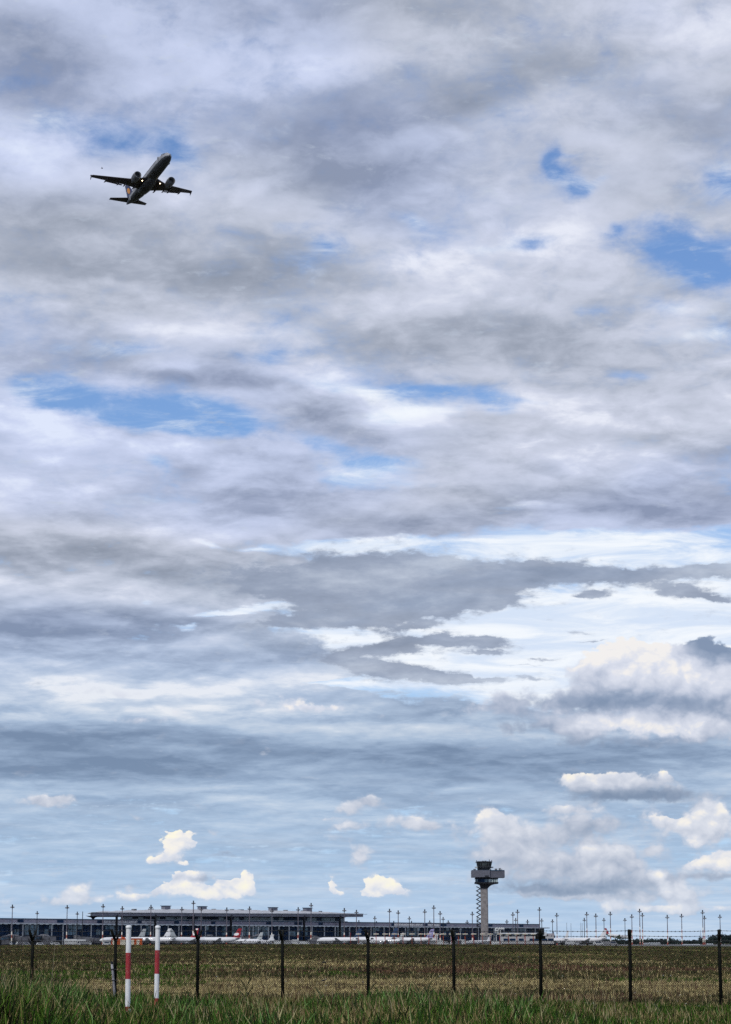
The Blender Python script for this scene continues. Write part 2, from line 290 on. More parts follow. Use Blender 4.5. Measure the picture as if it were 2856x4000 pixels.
hb = g.m('MULTIPLY_ADD', g.m('SUBTRACT', fine, 0.5), 0.20, hb)
hb = g.m('MINIMUM', hb, g.step(Y, 0.6, 1.0, 1.0, 0.87))
hu = g.ramp(hb, [(0.0, rgb(128, 146, 172)), (0.25, rgb(154, 168, 190)), (0.5, rgb(190, 198, 214)), (0.75, rgb(220, 224, 234)), (0.88, rgb(246, 242, 236)), (1.0, rgb(255, 250, 228))])
hu = g.v('MULTIPLY', hu, g.mix(g.step(Y, 0.55, 0.95), (10.0, 10.0, 10.0, 1), (9.9, 9.95, 10.25, 1)))
col = g.mix(g.m('MULTIPLY', ha2, 0.97), col, hu)
# pale haze low over the horizon
col = g.mix(g.step(Y, 0.0, 0.28, 0.30, 0.0, 'LINEAR'), col, k10(196, 216, 238))
wt.links.new(col, bg.inputs[0])
world.cycles.sampling_method = 'MANUAL'; world.cycles.sample_map_resolution = 512

# ------------------------------------------------------------------ sun
sun_d = bpy.data.lights.new('sun', 'SUN'); sun_d.energy = 2.2; sun_d.angle = math.radians(4); sun_d.color = (1.0, 0.95, 0.87)
sun = bpy.data.objects.new('sun', sun_d); SC.collection.objects.link(sun)
_sd = Vector((math.sin(SUN_AZ) * math.cos(SUN_EL), math.cos(SUN_AZ) * math.cos(SUN_EL), math.sin(SUN_EL)))
sun.rotation_euler = _sd.to_track_quat('Z', 'Y').to_euler(); sun.location = (-40, -40, 80)
SC.cycles.use_adaptive_sampling = True
SC.cycles.adaptive_threshold = 0.02
SC.cycles.adaptive_min_samples = 6

random.seed(7)
rng = np.random.default_rng(11)

# ------------------------------------------------------------------ objects helpers
def link(o): SC.collection.objects.link(o); return o
def tag(o, label=None, cat=None, group=None, kind=None):
    if label: o['label'] = label
    if cat: o['category'] = cat
    if group: o['group'] = group
    if kind: o['kind'] = kind
    return o
def thing(name, loc, label, cat, group=None):
    o = link(bpy.data.objects.new(name, None)); o.location = loc; o.empty_display_size = 0.5
    return tag(o, label, cat, group)
def mesh_from(name, V, F, mats, mi=None, smooth=False):
    me = bpy.data.meshes.new(name); me.from_pydata(V, [], F)
    for m in (mats if isinstance(mats, (list, tuple)) else [mats]): me.materials.append(m)
    if mi is not None: me.polygons.foreach_set('material_index', mi)
    if smooth: me.polygons.foreach_set('use_smooth', [True] * len(me.polygons))
    me.update(); return me
class MB:
    "gathers simple solids (world coordinates) and links them as one mesh object"
    def __init__(s): s.V, s.F, s.M = [], [], []
    def add(s, V, F, m=0):
        k = len(s.V); s.V += [tuple(v) for v in V]; s.F += [tuple(k + i for i in f) for f in F]; s.M += [m] * len(F); return s
    def hexa(s, p, m=0):          # eight corners: bottom ring, top ring
        return s.add(p, [(3, 2, 1, 0), (4, 5, 6, 7), (0, 1, 5, 4), (1, 2, 6, 5), (2, 3, 7, 6), (3, 0, 4, 7)], m)
    def box(s, c, size, rot=0.0, m=0, taper=1.0):
        cx, cy, cz = c; a, b, h = size[0] / 2, size[1] / 2, size[2] / 2; co, si = math.cos(rot), math.sin(rot)
        P_ = []
        for z, t in ((-h, 1.0), (h, taper)):
            for x, y in ((-a * t, -b * t), (a * t, -b * t), (a * t, b * t), (-a * t, b * t)):
                P_.append((cx + x * co - y * si, cy + x * si + y * co, cz + z))
        return s.hexa(P_, m)
    def tube(s, pts, rad, n=8, m=0, cap=True, flat=None):
        pts = [Vector(p) for p in pts]; rad = rad if isinstance(rad, (list, tuple)) else [rad] * len(pts)
        V, F = [], []
        ref = None
        for i, p in enumerate(pts):
            d = (pts[min(i + 1, len(pts) - 1)] - pts[max(i - 1, 0)]).normalized()
            u = d.cross(Vector((0, 0, 1)) if abs(d.z) < 0.9 else Vector((0, 1, 0))).normalized() if ref is None else (ref - d * ref.dot(d)).normalized()
            ref = u; w = d.cross(u)
            for k in range(n):
                a = 2 * math.pi * k / n
                V.append(p + (u * math.cos(a) + w * math.sin(a)) * rad[i])
        for i in range(len(pts) - 1):
            for k in range(n):
                a, b = i * n + k, i * n + (k + 1) % n
                F.append((a, b, b + n, a + n))
        if cap:
            F.append(tuple(range(n))[::-1]); F.append(tuple(range((len(pts) - 1) * n, len(pts) * n)))
        return s.add(V, F, m)
    def ring(s, secs, m=0, cap=True):   # loft closed sections (lists of equal length)
        n = len(secs[0]); V = [v for sc in secs for v in sc]; F = []
        for i in range(len(secs) - 1):
            for k in range(n):
                a, b = i * n + k, i * n + (k + 1) % n
                F.append((a, b, b + n, a + n))
        if cap: F.append(tuple(range(n))[::-1]); F.append(tuple(range((len(secs) - 1) * n, len(secs) * n)))
        return s.add(V, F, m)
    def mesh(s, name, mats, off=(0, 0, 0), smooth=False):
        V = [(v[0] - off[0], v[1] - off[1], v[2] - off[2]) for v in s.V]
        me = mesh_from(name, V, s.F, mats, s.M, smooth)
        return me
    def build(s, name, mats, parent=None, smooth=False, root=None, kind=None):
        off = (root or parent).location if (root or parent) else (0, 0, 0)
        o = link(bpy.data.objects.new(name, s.mesh(name, mats, off, smooth)))
        if parent: o.parent = parent
        if kind: o['kind'] = kind
        return o

# ------------------------------------------------------------------ materials
MATS = {}
def mat(name, col, rough=0.7, metal=0.0, var=0.12, scale=3.0, spec=0.4, emis=None, col2=None, bump=0.0, coat=0.0):
    if name in MATS: return MATS[name]
    m = bpy.data.materials.new(name); m.use_nodes = True; t = m.node_tree; h = G(t); b = t.nodes['Principled BSDF']
    tc_ = t.nodes.new('ShaderNodeTexCoord').outputs['Object']
    n = h.noise(tc_, scale, 4, 0.6)
    c1 = tuple(col) + (1,); c2 = tuple(col2) + (1,) if col2 else tuple(v * (1 - 2 * var) for v in col) + (1,)
    c = h.mix(h.step(n, 0.35, 0.68), c1, c2)
    t.links.new(c, b.inputs['Base Color'])
    b.inputs['Roughness'].default_value = rough; b.inputs['Metallic'].default_value = metal
    b.inputs['Specular IOR Level'].default_value = spec
    if coat: b.inputs['Coat Weight'].default_value = coat
    if emis: b.inputs['Emission Color'].default_value = (*emis[:3], 1); b.inputs['Emission Strength'].default_value = emis[3]
    if bump:
        bn = t.nodes.new('ShaderNodeBump'); bn.inputs['Strength'].default_value = bump; bn.inputs['Distance'].default_value = 0.05
        t.links.new(h.noise(tc_, scale * 4, 3), bn.inputs['Height']); t.links.new(bn.outputs[0], b.inputs['Normal'])
    MATS[name] = m; return m
M_conc = mat('tower_concrete', (0.25, 0.235, 0.235), 0.85, var=0.16, scale=0.35)
M_slab = mat('tower_panel', (0.115, 0.12, 0.15), 0.6, var=0.08, scale=0.3)
M_dark = mat('dark_metal', (0.016, 0.019, 0.026), 0.5, var=0.2, scale=0.5)
M_stair = mat('stair_steel', (0.022, 0.026, 0.034), 0.6, var=0.2)
M_band = mat('parapet_cladding', (0.26, 0.235, 0.28), 0.65, var=0.16, scale=0.12, col2=(0.19, 0.20, 0.26))
M_cope = mat('blue_coping', (0.008, 0.050, 0.105), 0.4, var=0.2)
M_white = mat('white_cladding', (0.50, 0.52, 0.53), 0.55, var=0.10, scale=0.5)
M_lgrey = mat('light_grey_metal', (0.50, 0.53, 0.56), 0.55, var=0.12, scale=0.4)
M_grey = mat('grey_metal', (0.17, 0.18, 0.20), 0.6, var=0.15, scale=0.4)
M_roof = mat('roof_metal', (0.42, 0.43, 0.45), 0.5, var=0.14, scale=0.15)
M_fascia = mat('roof_fascia', (0.19, 0.20, 0.25), 0.6, var=0.14, scale=0.2)
M_glass = mat('dark_glazing', (0.006, 0.028, 0.080), 0.3, var=0.3, scale=0.25, spec=0.12)
M_glassb = mat('blue_glazing', (0.10, 0.19, 0.26), 0.15, var=0.4, scale=0.3, spec=0.7)
M_glassg = mat('green_glazing', (0.16, 0.25, 0.28), 0.2, var=0.35, scale=0.2, spec=0.6)
M_mull = mat('mullion_metal', (0.006, 0.012, 0.026), 0.5, var=0.1)
M_sign = mat('sign_white', (0.75, 0.74, 0.74), 0.5, var=0.03)
M_mast = mat('mast_steel', (0.13, 0.12, 0.15), 0.6, var=0.15)
M_lamp = mat('lamp_housing', (0.20, 0.20, 0.23), 0.5, var=0.2)
M_redp = mat('red_paint', (0.42, 0.045, 0.03), 0.6, var=0.15, scale=2.0)
M_orange = mat('orange_paint', (0.55, 0.10, 0.02), 0.6, var=0.15, scale=1.0)
M_cream = mat('cream_panel', (0.70, 0.66, 0.55), 0.55, var=0.1)
M_planew = mat('aircraft_white', (0.64, 0.65, 0.67), 0.35, var=0.03, coat=0.3)
M_planed = mat('aircraft_dark', (0.03, 0.03, 0.035), 0.5, var=0.2)
M_tyre = mat('rubber', (0.012, 0.012, 0.013), 0.9, var=0.1)

# ------------------------------------------------------------------ the ground
def crest_edge(x):     # how far the grass rim of the field reaches up, by bearing (photo column -> row)
    return np.interp(x, [-1500, 0, 500, 1000, 1900, 2400, 2856, 4500], [3691, 3690.5, 3689, 3686, 3688, 3693, 3698, 3700])
def ground_z(X_, Y_):
    X_ = np.asarray(X_, float); Y_ = np.asarray(Y_, float)
    px = X_ / np.maximum(Y_, 30) * F0 + W0 / 2
    zc = EYE - (crest_edge(px) - HORIZON) / F0 * 850 - 0.30
    t = np.clip((Y_ - 110) / 740, 0, 1); t = t * t * (3 - 2 * t)
    d = np.clip((Y_ - 850) / 500, 0, 1); d = d * d * (3 - 2 * d)
    z = zc * t
    z = z * (1 - d) + (-0.45) * d
    z = z + 0.05 * np.sin(X_ * 0.21 + 1.3) * np.sin(Y_ * 0.13) * (1 - t)
    return z
def gz(x, y): return float(ground_z(x, y))
ys = np.concatenate([np.linspace(-60, 40, 8), np.linspace(44, 110, 34), np.geomspace(114, 850, 60), np.linspace(870, 1400, 30), np.geomspace(1450, 15000, 24)])
xs_u = np.concatenate([np.linspace(-1.0, -0.2, 12), np.linspace(-0.19, 0.19, 70), np.linspace(0.2, 1.0, 12)])
V, F = [], []
for y in ys:
    w = max(abs(y), 70.0)
    for u in xs_u:
        x = u * w * (1.0 if abs(u) < 0.2 else 1.0); V.append((x, y, 0))
V = np.array(V); V[:, 2] = ground_z(V[:, 0], V[:, 1])
nx_ = len(xs_u)
for j in range(len(ys) - 1):
    for i in range(nx_ - 1):
        a = j * nx_ + i; F.append((a, a + 1, a + nx_ + 1, a + nx_))
mg = bpy.data.materials.new('field_soil'); mg.use_nodes = True; t_ = mg.node_tree; h = G(t_); b_ = t_.nodes['Principled BSDF']
pc = t_.nodes.new('ShaderNodeNewGeometry').outputs['Position']
def field_colour(h, pos):
    "dry straw, brown seed heads and green patches, lying in long bands across the view"
    a = h.noise(h.v('MULTIPLY', pos, (0.035, 0.10, 0.0)), 1.0, 5, 0.62)
    b = h.noise(h.v('MULTIPLY_ADD', pos, (0.05, 0.13, 0.0), (5, 3, 0)), 1.0, 5, 0.6)
    c = h.mix(h.step(a, 0.44, 0.58), (0.12, 0.10, 0.045, 1), (0.34, 0.28, 0.14, 1))
    c = h.mix(h.step(b, 0.50, 0.62), c, (0.11, 0.065, 0.045, 1))
    gch = h.noise(h.v('MULTIPLY_ADD', pos, (0.045, 0.11, 0.0), (1, 9, 0)), 1.0, 4, 0.55)
    c = h.mix(h.step(gch, 0.52, 0.64), c, (0.085, 0.12, 0.02, 1))
    s = h.sep(pos)
    far = h.step(s[1], 190, 480)
    c = h.mix(far, c, h.mix(h.step(a, 0.4, 0.62), (0.050, 0.048, 0.020, 1), (0.060, 0.042, 0.024, 1)))
    return c
c = field_colour(h, pc)
c = h.mix(0.25, c, (0.03, 0.026, 0.014, 1))
sp = h.sep(pc)
c = h.mix(h.step(sp[1], 900, 1250), c, (0.07, 0.085, 0.035, 1))
c = h.mix(h.step(h.noise(pc, 3.0, 4), 0.35, 0.7, 0.0, 0.5), c, (0.02, 0.018, 0.008, 1))
t_.links.new(c, b_.inputs['Base Color']); b_.inputs['Roughness'].default_value = 0.95; b_.inputs['Specular IOR Level'].default_value = 0.1
gr = link(bpy.data.objects.new('ground', mesh_from('ground', [tuple(v) for v in V], F, mg, smooth=True))); tag(gr, kind='structure')
ap = MB().hexa([(-900, 1480, -0.6), (900, 1480, -0.6), (1200, 2900, -0.6), (-900, 2900, -0.6), (-900, 1480, -0.44), (900, 1480, -0.44), (1200, 2900, -0.44), (-900, 2900, -0.44)])
tag(ap.build('apron', mat('apron_concrete', (0.16, 0.16, 0.16), 0.9, var=0.2, scale=0.02)), kind='structure')
AZ = -0.44

# ------------------------------------------------------------------ terminal pier
PA, PB = Vector((-270, 1800, 0)), Vector((172, 2400, 0)); PD = (PB - PA); PL = PD.length; PU = PD / PL
PN = Vector((PU.y, -PU.x, 0));  PN = PN if PN.y < 0 else -PN          # towards the field
def on_pier(px, off=0.0):
    "distance along the pier (metres) of the point seen at a photo column"
    a, _ = ray(px, 3650)
    A = PA + PN * off
    return (A.x - a * A.y) / (a * PU.y - PU.x)
def pp(u, off, z): p = PA + PU * u + PN * off; return (p.x, p.y, z)
def slab(mb, u0, u1, o0, o1, z0, z1, m=0):    # block along the pier; o = offset towards the field
    return mb.hexa([pp(u0, o1, z0), pp(u1, o1, z0), pp(u1, o0, z0), pp(u0, o0, z0), pp(u0, o1, z1), pp(u1, o1, z1), pp(u1, o0, z1), pp(u0, o0, z1)], m)
U0, U1 = on_pier(-140), on_pier(2110); U1b = on_pier(2137)
pier = thing('airport_pier', pp(U0, 0, AZ), 'long glazed airport pier with mauve parapet and dark blue coping running past the control tower', 'building')
mb = MB(); slab(mb, U0, U1b - 3, -38, -1.2, AZ, 14.9); mb.build('wall', M_mull, pier)
mb = MB(); slab(mb, U0, U1, -26, -0.2, 15.9, 18.55); mb.build('parapet', M_band, pier)
mb = MB(); slab(mb, U0 - .3, U1 + .3, -26.5, 0.15, 18.55, 19.2); mb.build('coping', M_cope, pier)
mb = MB(); slab(mb, U0, U1b, -1.0, 3.2, 15.0, 15.88); mb.build('canopy', M_lgrey, pier)
mb = MB()
for k in range(int((U1b - U0) / 6.2)):
    u = U0 + 6.2 * k; slab(mb, u, u + 0.3, 0.4, 2.9, 14.5, 15.0)
mb.build('canopy_bracket', M_mull, pier, kind='stuff')
# panels of the parapet, some of them dark
dark_p = [(68, 92), (223, 248), (380, 402), (537, 553), (680, 700), (825, 842), (1040, 1062), (1150, 1180), (1245, 1262), (1530, 1540), (1655, 1670), (1722, 1745), (1905, 1925), (2030, 2046)]
for x0, x1 in dark_p:
    mb = MB(); slab(mb, on_pier(x0), on_pier(x1), -0.2, -0.12, 16.2, 18.3); mb.build('parapet_window', M_glass, pier)
cols = [34, 79, 192, 236, 346, 391, 500, 541, 647, 689, 793, 835, 937, 979, 1000, 1039, 1080, 1120, 1258, 1300, 1356, 1393, 1491, 1528, 1624, 1660, 1752, 1790, 1921, 1960, 2045, 2082, -20, -70, 290, 590, 745, 890, 1210, 1440, 1575, 1710, 1860, 2000]
for x in cols:
    u = on_pier(x); mb = MB(); slab(mb, u - .34, u + .34, 2.2, 2.84, AZ, 15.0); mb.build('column', M_white, pier)
light_p = [(-10, 28), (130, 190), (300, 350), (440, 482), (590, 612), (880, 1062), (1160, 1180), (1188, 1200), (1330, 1350), (1455, 1475), (1590, 1615), (1730, 1750), (1960, 2030)]
npan = 150; pane_n = 0
for k in range(npan):
    u = U0 + (U1b - 6 - U0) * k / npan; du = (U1b - 6 - U0) / npan
    p = pp(u + du / 2, -1, 10); px = W0 / 2 + F0 * p[0] / p[1] * math.cos(PITCH)
    lit_ = any(a - 4 <= px <= b + 4 for a, b in light_p)
    for z0, z1 in ((11.6, 14.85), (7.3, 11.3)):
        mm = M_glassb if (lit_ and random.random() < .85) else (M_glassb if random.random() < 0.07 else M_glass)
        mb = MB(); slab(mb, u + 0.28, u + du - 0.28, -1.19, -0.95, z0, z1); mb.build('pane', mm, pier)
    # narrower clear strip under the canopy and solid lower wall are part of the frame
mb = MB()
for k in range(npan):
    u = U0 + (U1b - 6 - U0) * k / npan; du = (U1b - 6 - U0) / npan
    slab(mb, u + 0.28, u + du - 0.28, -1.19, -0.95, 3.6, 7.0)
mb.build('lower_pane', M_glass, pier, kind='stuff')
mb = MB(); slab(mb, U0, U1b - 2, -1.1, 1.0, 2.55, 3.2); mb.build('ledge', M_grey, pier)
mb = MB(); slab(mb, U1, U1b, -30, -1.3, 14.95, 15.9); mb.build('end_roof', M_cope, pier)
def text_mesh(body, size, width):
    cu = bpy.data.curves.new('lettering', 'FONT'); cu.body = body; cu.size = size; cu.extrude = 0.12; cu.offset = size * 0.02; cu.resolution_u = 2
    o = bpy.data.objects.new('lettering_source', cu); link(o)
    dg = bpy.context.evaluated_depsgraph_get(); me = bpy.data.meshes.new_from_object(o.evaluated_get(dg))
    xs = [v.co.x for v in me.vertices]; x0, w = min(xs), max(xs) - min(xs)
    for v in me.vertices: v.co.x = (v.co.x - x0) * width / w
    bpy.data.objects.remove(o); bpy.data.curves.remove(cu)
    me.materials.clear(); me.materials.append(M_sign); return me
ang = math.atan2(PU.y, PU.x)
for x0, x1, body in ((405, 536, 'BERLIN BRANDENBURG AIRPORT'), (553, 618, 'WILLY BRANDT'), (1541, 1653, 'BERLIN BRANDENBURG AIRPORT'), (1672, 1719, 'WILLY BRANDT')):
    u0, u1 = on_pier(x0), on_pier(x1)
    me = text_mesh(body, 2.7, u1 - u0)
    o = link(bpy.data.objects.new('sign_lettering', me)); o.parent = pier
    q = Vector(pp(u0, 0.10, 16.25)) - pier.location
    o.location = q; o.rotation_euler = (math.pi / 2, 0, ang)

# ------------------------------------------------------------------ main hall and its roof
hall = thing('terminal_hall', pp(on_pier(350), 0, AZ), 'main terminal hall under a wide flat roof rising behind the long pier', 'building')
HU0, HU1 = on_pier(350), on_pier(1404)
def zu(u): t = (u - HU0) / (HU1 - HU0); return 21.6 + 1.95 * t
N = 96; top, secs_f, secs_t = [], [], []
HB0 = on_pier(352, -60)
for i in range(N + 1):
    t = i / N; u = HU0 + (HU1 - HU0) * t; z = zu(u); ub = HB0 + (HU1 - HB0) * t; um = u * .66 + ub * .34
    x_ = 350 + 1054 * t
    ytop = np.interp(t, [0, .03, .10, .30, .55, .85, .965, 1.0], [3570, 3563, 3560.5, 3555, 3558, 3564.5, 3567.5, 3573]); 
    d = (PA + PU * u).y
    ztop = EYE + (HORIZON - ytop) / F0 * (d + 25) + (0.22 * math.sin(t * 150) + .12 * math.sin(t * 61) if .04 < t < .96 else 0)
    zf = EYE + (HORIZON - (3569.5 + 2.5 * t)) / F0 * d
    secs_f.append([pp(u, 4, z), pp(u, 4.2, zf), pp(ub, -60, zf), pp(ub, -60, z)])
    secs_t.append([pp(u, 2, zf + .05), pp(um, -20, max(ztop, zf + .3)), pp(ub, -55, max(ztop, zf + .3) + .4), pp(ub, -59, zf + .05)])
mb = MB(); mb.ring(secs_f); mb.build('fascia', M_fascia, hall)
mb = MB(); mb.ring(secs_t); roof = mb.build('roof', M_roof, hall)
mb = MB(); e0, e1 = on_pier(338), on_pier(1417)
mb.hexa([pp(e0, 5, zu(e0) + 2.45), pp(e1, 5, zu(e1) + 2.15), pp(e1, -60, zu(e1) + 2.15), pp(on_pier(340, -60), -60, zu(e0) + 2.45), pp(e0, 5, zu(e0) + 2.75), pp(e1, 5, zu(e1) + 2.5), pp(e1, -60, zu(e1) + 2.5), pp(on_pier(340, -60), -60, zu(e0) + 2.75)])
mb.build('roof_edge', M_lgrey, hall)
for x0, x1, y0, y1 in ((643, 665, 3540, 3557), (785, 807, 3542, 3558), (1062, 1084, 3546, 3561), (1197, 1219, 3548, 3563)):
    d = (PA + PU * on_pier(x0, -30)).y - 0; z0 = EYE + (HORIZON - y1) / F0 * d; z1 = EYE + (HORIZON - y0) / F0 * d
    u0, u1 = on_pier(x0, -30), on_pier(x1, -30)
    bx = MB(); slab(bx, u0, u1, -34, -30, z0 - 1.5, z1 - .5); bo = bx.build('plant_room', M_fascia, roof, root=hall)
    bx = MB(); slab(bx, u0 - .5, u1 + .5, -34.5, -29.5, z1 - .5, z1); bx.build('plant_room_roof', M_cope, roof, root=hall)
for x0, x1, y0 in ((523, 533, 3553), (588, 600, 3552), (836, 843, 3553), (907, 914, 3554), (940, 952, 3555), (1117, 1124, 3557), (1186, 1193, 3559), (1255, 1259, 3561)):
    d = (PA + PU * on_pier(x0, -22)).y; z1 = EYE + (HORIZON - y0) / F0 * d
    bx = MB(); slab(bx, on_pier(x0, -22), on_pier(x1, -22), -25, -22, z1 - 4, z1); bx.build('vent', M_grey, roof, root=hall)
for x in (393, 1358):
    u = on_pier(x); c = Vector(pp(u, -8, 0)); z = zu(u)
    mb = MB(); mb.tube([(c.x, c.y, 18), (c.x, c.y, z - 2.2), (c.x, c.y, z - 1.2), (c.x, c.y, z + .1)], [.9, .9, 1.8, 6], 10); mb.build('column', M_dark, hall, smooth=True)
for x in (455, 606, 755, 902, 1188, 1328):
    u = on_pier(x, 3.4); c = Vector(pp(u, 3.4, 0)); z = zu(u)
    mb = MB(); mb.tube([(c.x, c.y, AZ), (c.x, c.y, z - 1.0), (c.x, c.y, z + 1)], [1.0, 1.0, 1.5], 8); mb.build('column', M_dark, hall, smooth=True)
g0, g1 = on_pier(472, -6), on_pier(1345, -6)
gb = on_pier(474, -45)
mb = MB(); mb.hexa([pp(g0, -6.3, 17), pp(g1, -6.3, 17), pp(g1, -45, 17), pp(gb, -45, 17), pp(g0, -6.3, zu(g0) - .02), pp(g1, -6.3, zu(g1) - .02), pp(g1, -45, zu(g1) - .02), pp(gb, -45, zu(g0) - .02)]); mb.build('wall', M_mull, hall)
ng = 44
for k in range(ng):
    du = (g1 - g0) / ng; u = g0 + du * k; p = pp(u, -6, 0); px = W0 / 2 + F0 * p[0] / p[1]
    dk = random.random() < .22 or any(a < px < b for a, b in ((755, 775), (790, 815), (830, 850), (1062, 1085), (1180, 1192), (522, 530), (588, 606)))
    mb = MB(); slab(mb, u + .2, u + du - .2, -6.29, -6.05, 18.6, 21.2 + 1.6 * k / ng); mb.build('pane', M_glass if dk else (M_glassg if random.random() < .7 else M_glassb), hall)
mb = MB(); slab(mb, g0 - 1, g1 + 1, -6.1, -3, 19.25, 19.75); mb.build('balcony_rail', M_lgrey, hall)

# ------------------------------------------------------------------ control tower
TY = 2140.0
tb = at(1892, 3697, TY); tower = thing('control_tower', (tb.x, TY, AZ), 'tall concrete airport control tower with a wide grey box under the glazed cab', 'tower')
def tz(y): return EYE + (HORIZON - y) / F0 * TY
def tx(x, y=3500): return at(x, y, TY).x
def oct_sec(x0, x1, z, depth, ch=0.22):
    w = x1 - x0; cx = (x0 + x1) / 2; a, b = w / 2, depth / 2; c = ch * min(a, b)
    return [(cx - a + c, TY - b, z), (cx + a - c, TY - b, z), (cx + a, TY - b + c, z), (cx + a, TY + b - c, z), (cx + a - c, TY + b, z), (cx - a + c, TY + b, z), (cx - a, TY + b - c, z), (cx - a, TY - b + c, z)]
sx0, sx1 = tx(1878), tx(1906)
mb = MB(); mb.ring([oct_sec(tx(1880, 3690), tx(1908, 3690), AZ, 7.5), oct_sec(tx(1878.5, 3550), tx(1906.5, 3550), tz(3550), 7.2), oct_sec(tx(1877, 3465), tx(1905, 3465), tz(3463), 7)]); mb.build('shaft', M_conc, tower)
mb = MB(); mb.ring([oct_sec(tx(1877.5), tx(1905.3), tz(3477), 7.02), oct_sec(tx(1877), tx(1908), tz(3473), 7.4), oct_sec(tx(1876), tx(1914), tz(3467.5), 8), oct_sec(tx(1874), tx(1922), tz(3463), 10), oct_sec(tx(1866), tx(1932), tz(3460), 13), oct_sec(tx(1854.5), tx(1946), tz(3458.2), 15)]); mb.build('corbel', M_dark, tower)
dk = mb = MB(); mb.ring([oct_sec(tx(1855), tx(1946), tz(3458), 15), oct_sec(tx(1854.5), tx(1946.5), tz(3452.5), 15.5)]); mb.build('lower_deck', M_dark, tower)
mb = MB(); mb.ring([oct_sec(tx(1858), tx(1944), tz(3452.5), 13.4), oct_sec(tx(1858), tx(1944), tz(3440), 13.4)]); deck_o = mb.build('lower_deck_glazing', M_glass, tower)
for x0, x1 in ((1908, 1916.5), (1918.5, 1925), (1928, 1932), (1934.5, 1943)):
    mb = MB(); w = tx(x1) - tx(x0); mb.box(((tx(x0) + tx(x1)) / 2, TY - 6.85, tz(3446.5)), (w, .3, tz(3440.5) - tz(3452.5))); mb.build('pane', mat('pale_glazing', (.42, .50, .50), .25, var=.1), deck_o, root=tower)
for x0, x1 in ((1856, 1861), (1862, 1866), (1893, 1896), (1898, 1901), (1902, 1905)):
    mb = MB(); w = tx(x1) - tx(x0); mb.box(((tx(x0) + tx(x1)) / 2, TY - 6.85, tz(3446.5)), (w, .3, tz(3442) - tz(3452))); mb.build('pane', M_glassb, deck_o, root=tower)
mb = MB(); mb.ring([oct_sec(tx(1854), tx(1947), tz(3440), 15.5), oct_sec(tx(1858), tx(1943), tz(3435), 14.5)]); mb.build('lower_deck_roof', M_dark, tower)
mb = MB(); mb.box(((tx(1842.5) + tx(1913)) / 2, TY + .1, (tz(3434) + tz(3408)) / 2), (tx(1913) - tx(1842.5), 20, tz(3408) - tz(3434))); mb.build('box_wing', M_slab, tower)
mb = MB(); mb.box(((tx(1913.1) + tx(1970.5)) / 2, TY + .9, (tz(3435.5) + tz(3409.5)) / 2), (tx(1970.5) - tx(1913.1), 19, tz(3409.5) - tz(3435.5))); mb.build('box_wing', mat('tower_panel_right', (.095, .10, .13), .6, var=.1, scale=.3), tower)
mb = MB(); mb.box((tx(1900), TY - 10.05, tz(3431)), (3.2, .3, 1.6)); mb.build('louvre', M_dark, tower)
mb = MB(); mb.box(((tx(1842.5) + tx(1970)) / 2, TY, tz(3408)), (tx(1970) - tx(1843), 18, .5)); mb.build('box_roof', M_cope, tower)
mb = MB(); mb.ring([oct_sec(tx(1867), tx(1915), tz(3408), 11), oct_sec(tx(1866), tx(1916), tz(3399), 11.5)]); mb.build('cab_base', M_dark, tower)
mb = MB(); mb.ring([oct_sec(tx(1866), tx(1917), tz(3399), 12), oct_sec(tx(1861), tx(1921.5), tz(3376), 15)]); cab = mb.build('cab_glazing', mat('cab_glass', (.06, .075, .08), .15, var=.3, scale=.3, spec=.8), tower)
mb = MB()
for t in (0, .14, .28, .72, .86, 1):
    a = Vector((tx(1867) * (1 - t) + tx(1916) * t, TY - 6.1, tz(3399))); b = Vector((tx(1862.5) * (1 - t) + tx(1920.5) * t, TY - 7.6, tz(3376)))
    mb.tube([a, b], .32, 4)
mb.box(((tx(1863) + tx(1920)) / 2, TY - 6.9, tz(3393)), (tx(1917) - tx(1865), .5, 1.0)); mb.build('cab_mullion', M_dark, cab, root=tower)
mb = MB(); mb.ring([oct_sec(tx(1860.5), tx(1922.5), tz(3377), 15.5), oct_sec(tx(1859.5), tx(1923.5), tz(3374.5), 16), oct_sec(tx(1866), tx(1917), tz(3372.5), 12)]); mb.build('cab_roof', M_dark, tower)
mb = MB()
for x, y in ((1862, 3369), (1921, 3368), (1912, 3366), (1887, 3371), (1897, 3370.5)): mb.tube([(tx(x), TY - 5, tz(3374)), (tx(x), TY - 5, tz(y))], .35 if y < 3370 else .9, 5)
mb.build('antenna', M_grey, tower)
for x, s in ((1861, 1), (1922, 1)):
    mb = MB(); mb.box((tx(x), TY - 2, tz(3396)), (2.4, 3, 1.2)); mb.build('side_platform', M_lgrey, tower)
for x, w, hgt in ((1854, 2.2, 1.1), (1915, 1.6, 1.2), (1937, 2.0, 1.4), (1952, 1.8, 1.8), (1960, .5, 1.2)):
    mb = MB(); mb.box((tx(x), TY - 6, tz(3408) + hgt / 2 + .2), (w, 2, hgt)); mb.build('roof_unit', M_grey, tower)
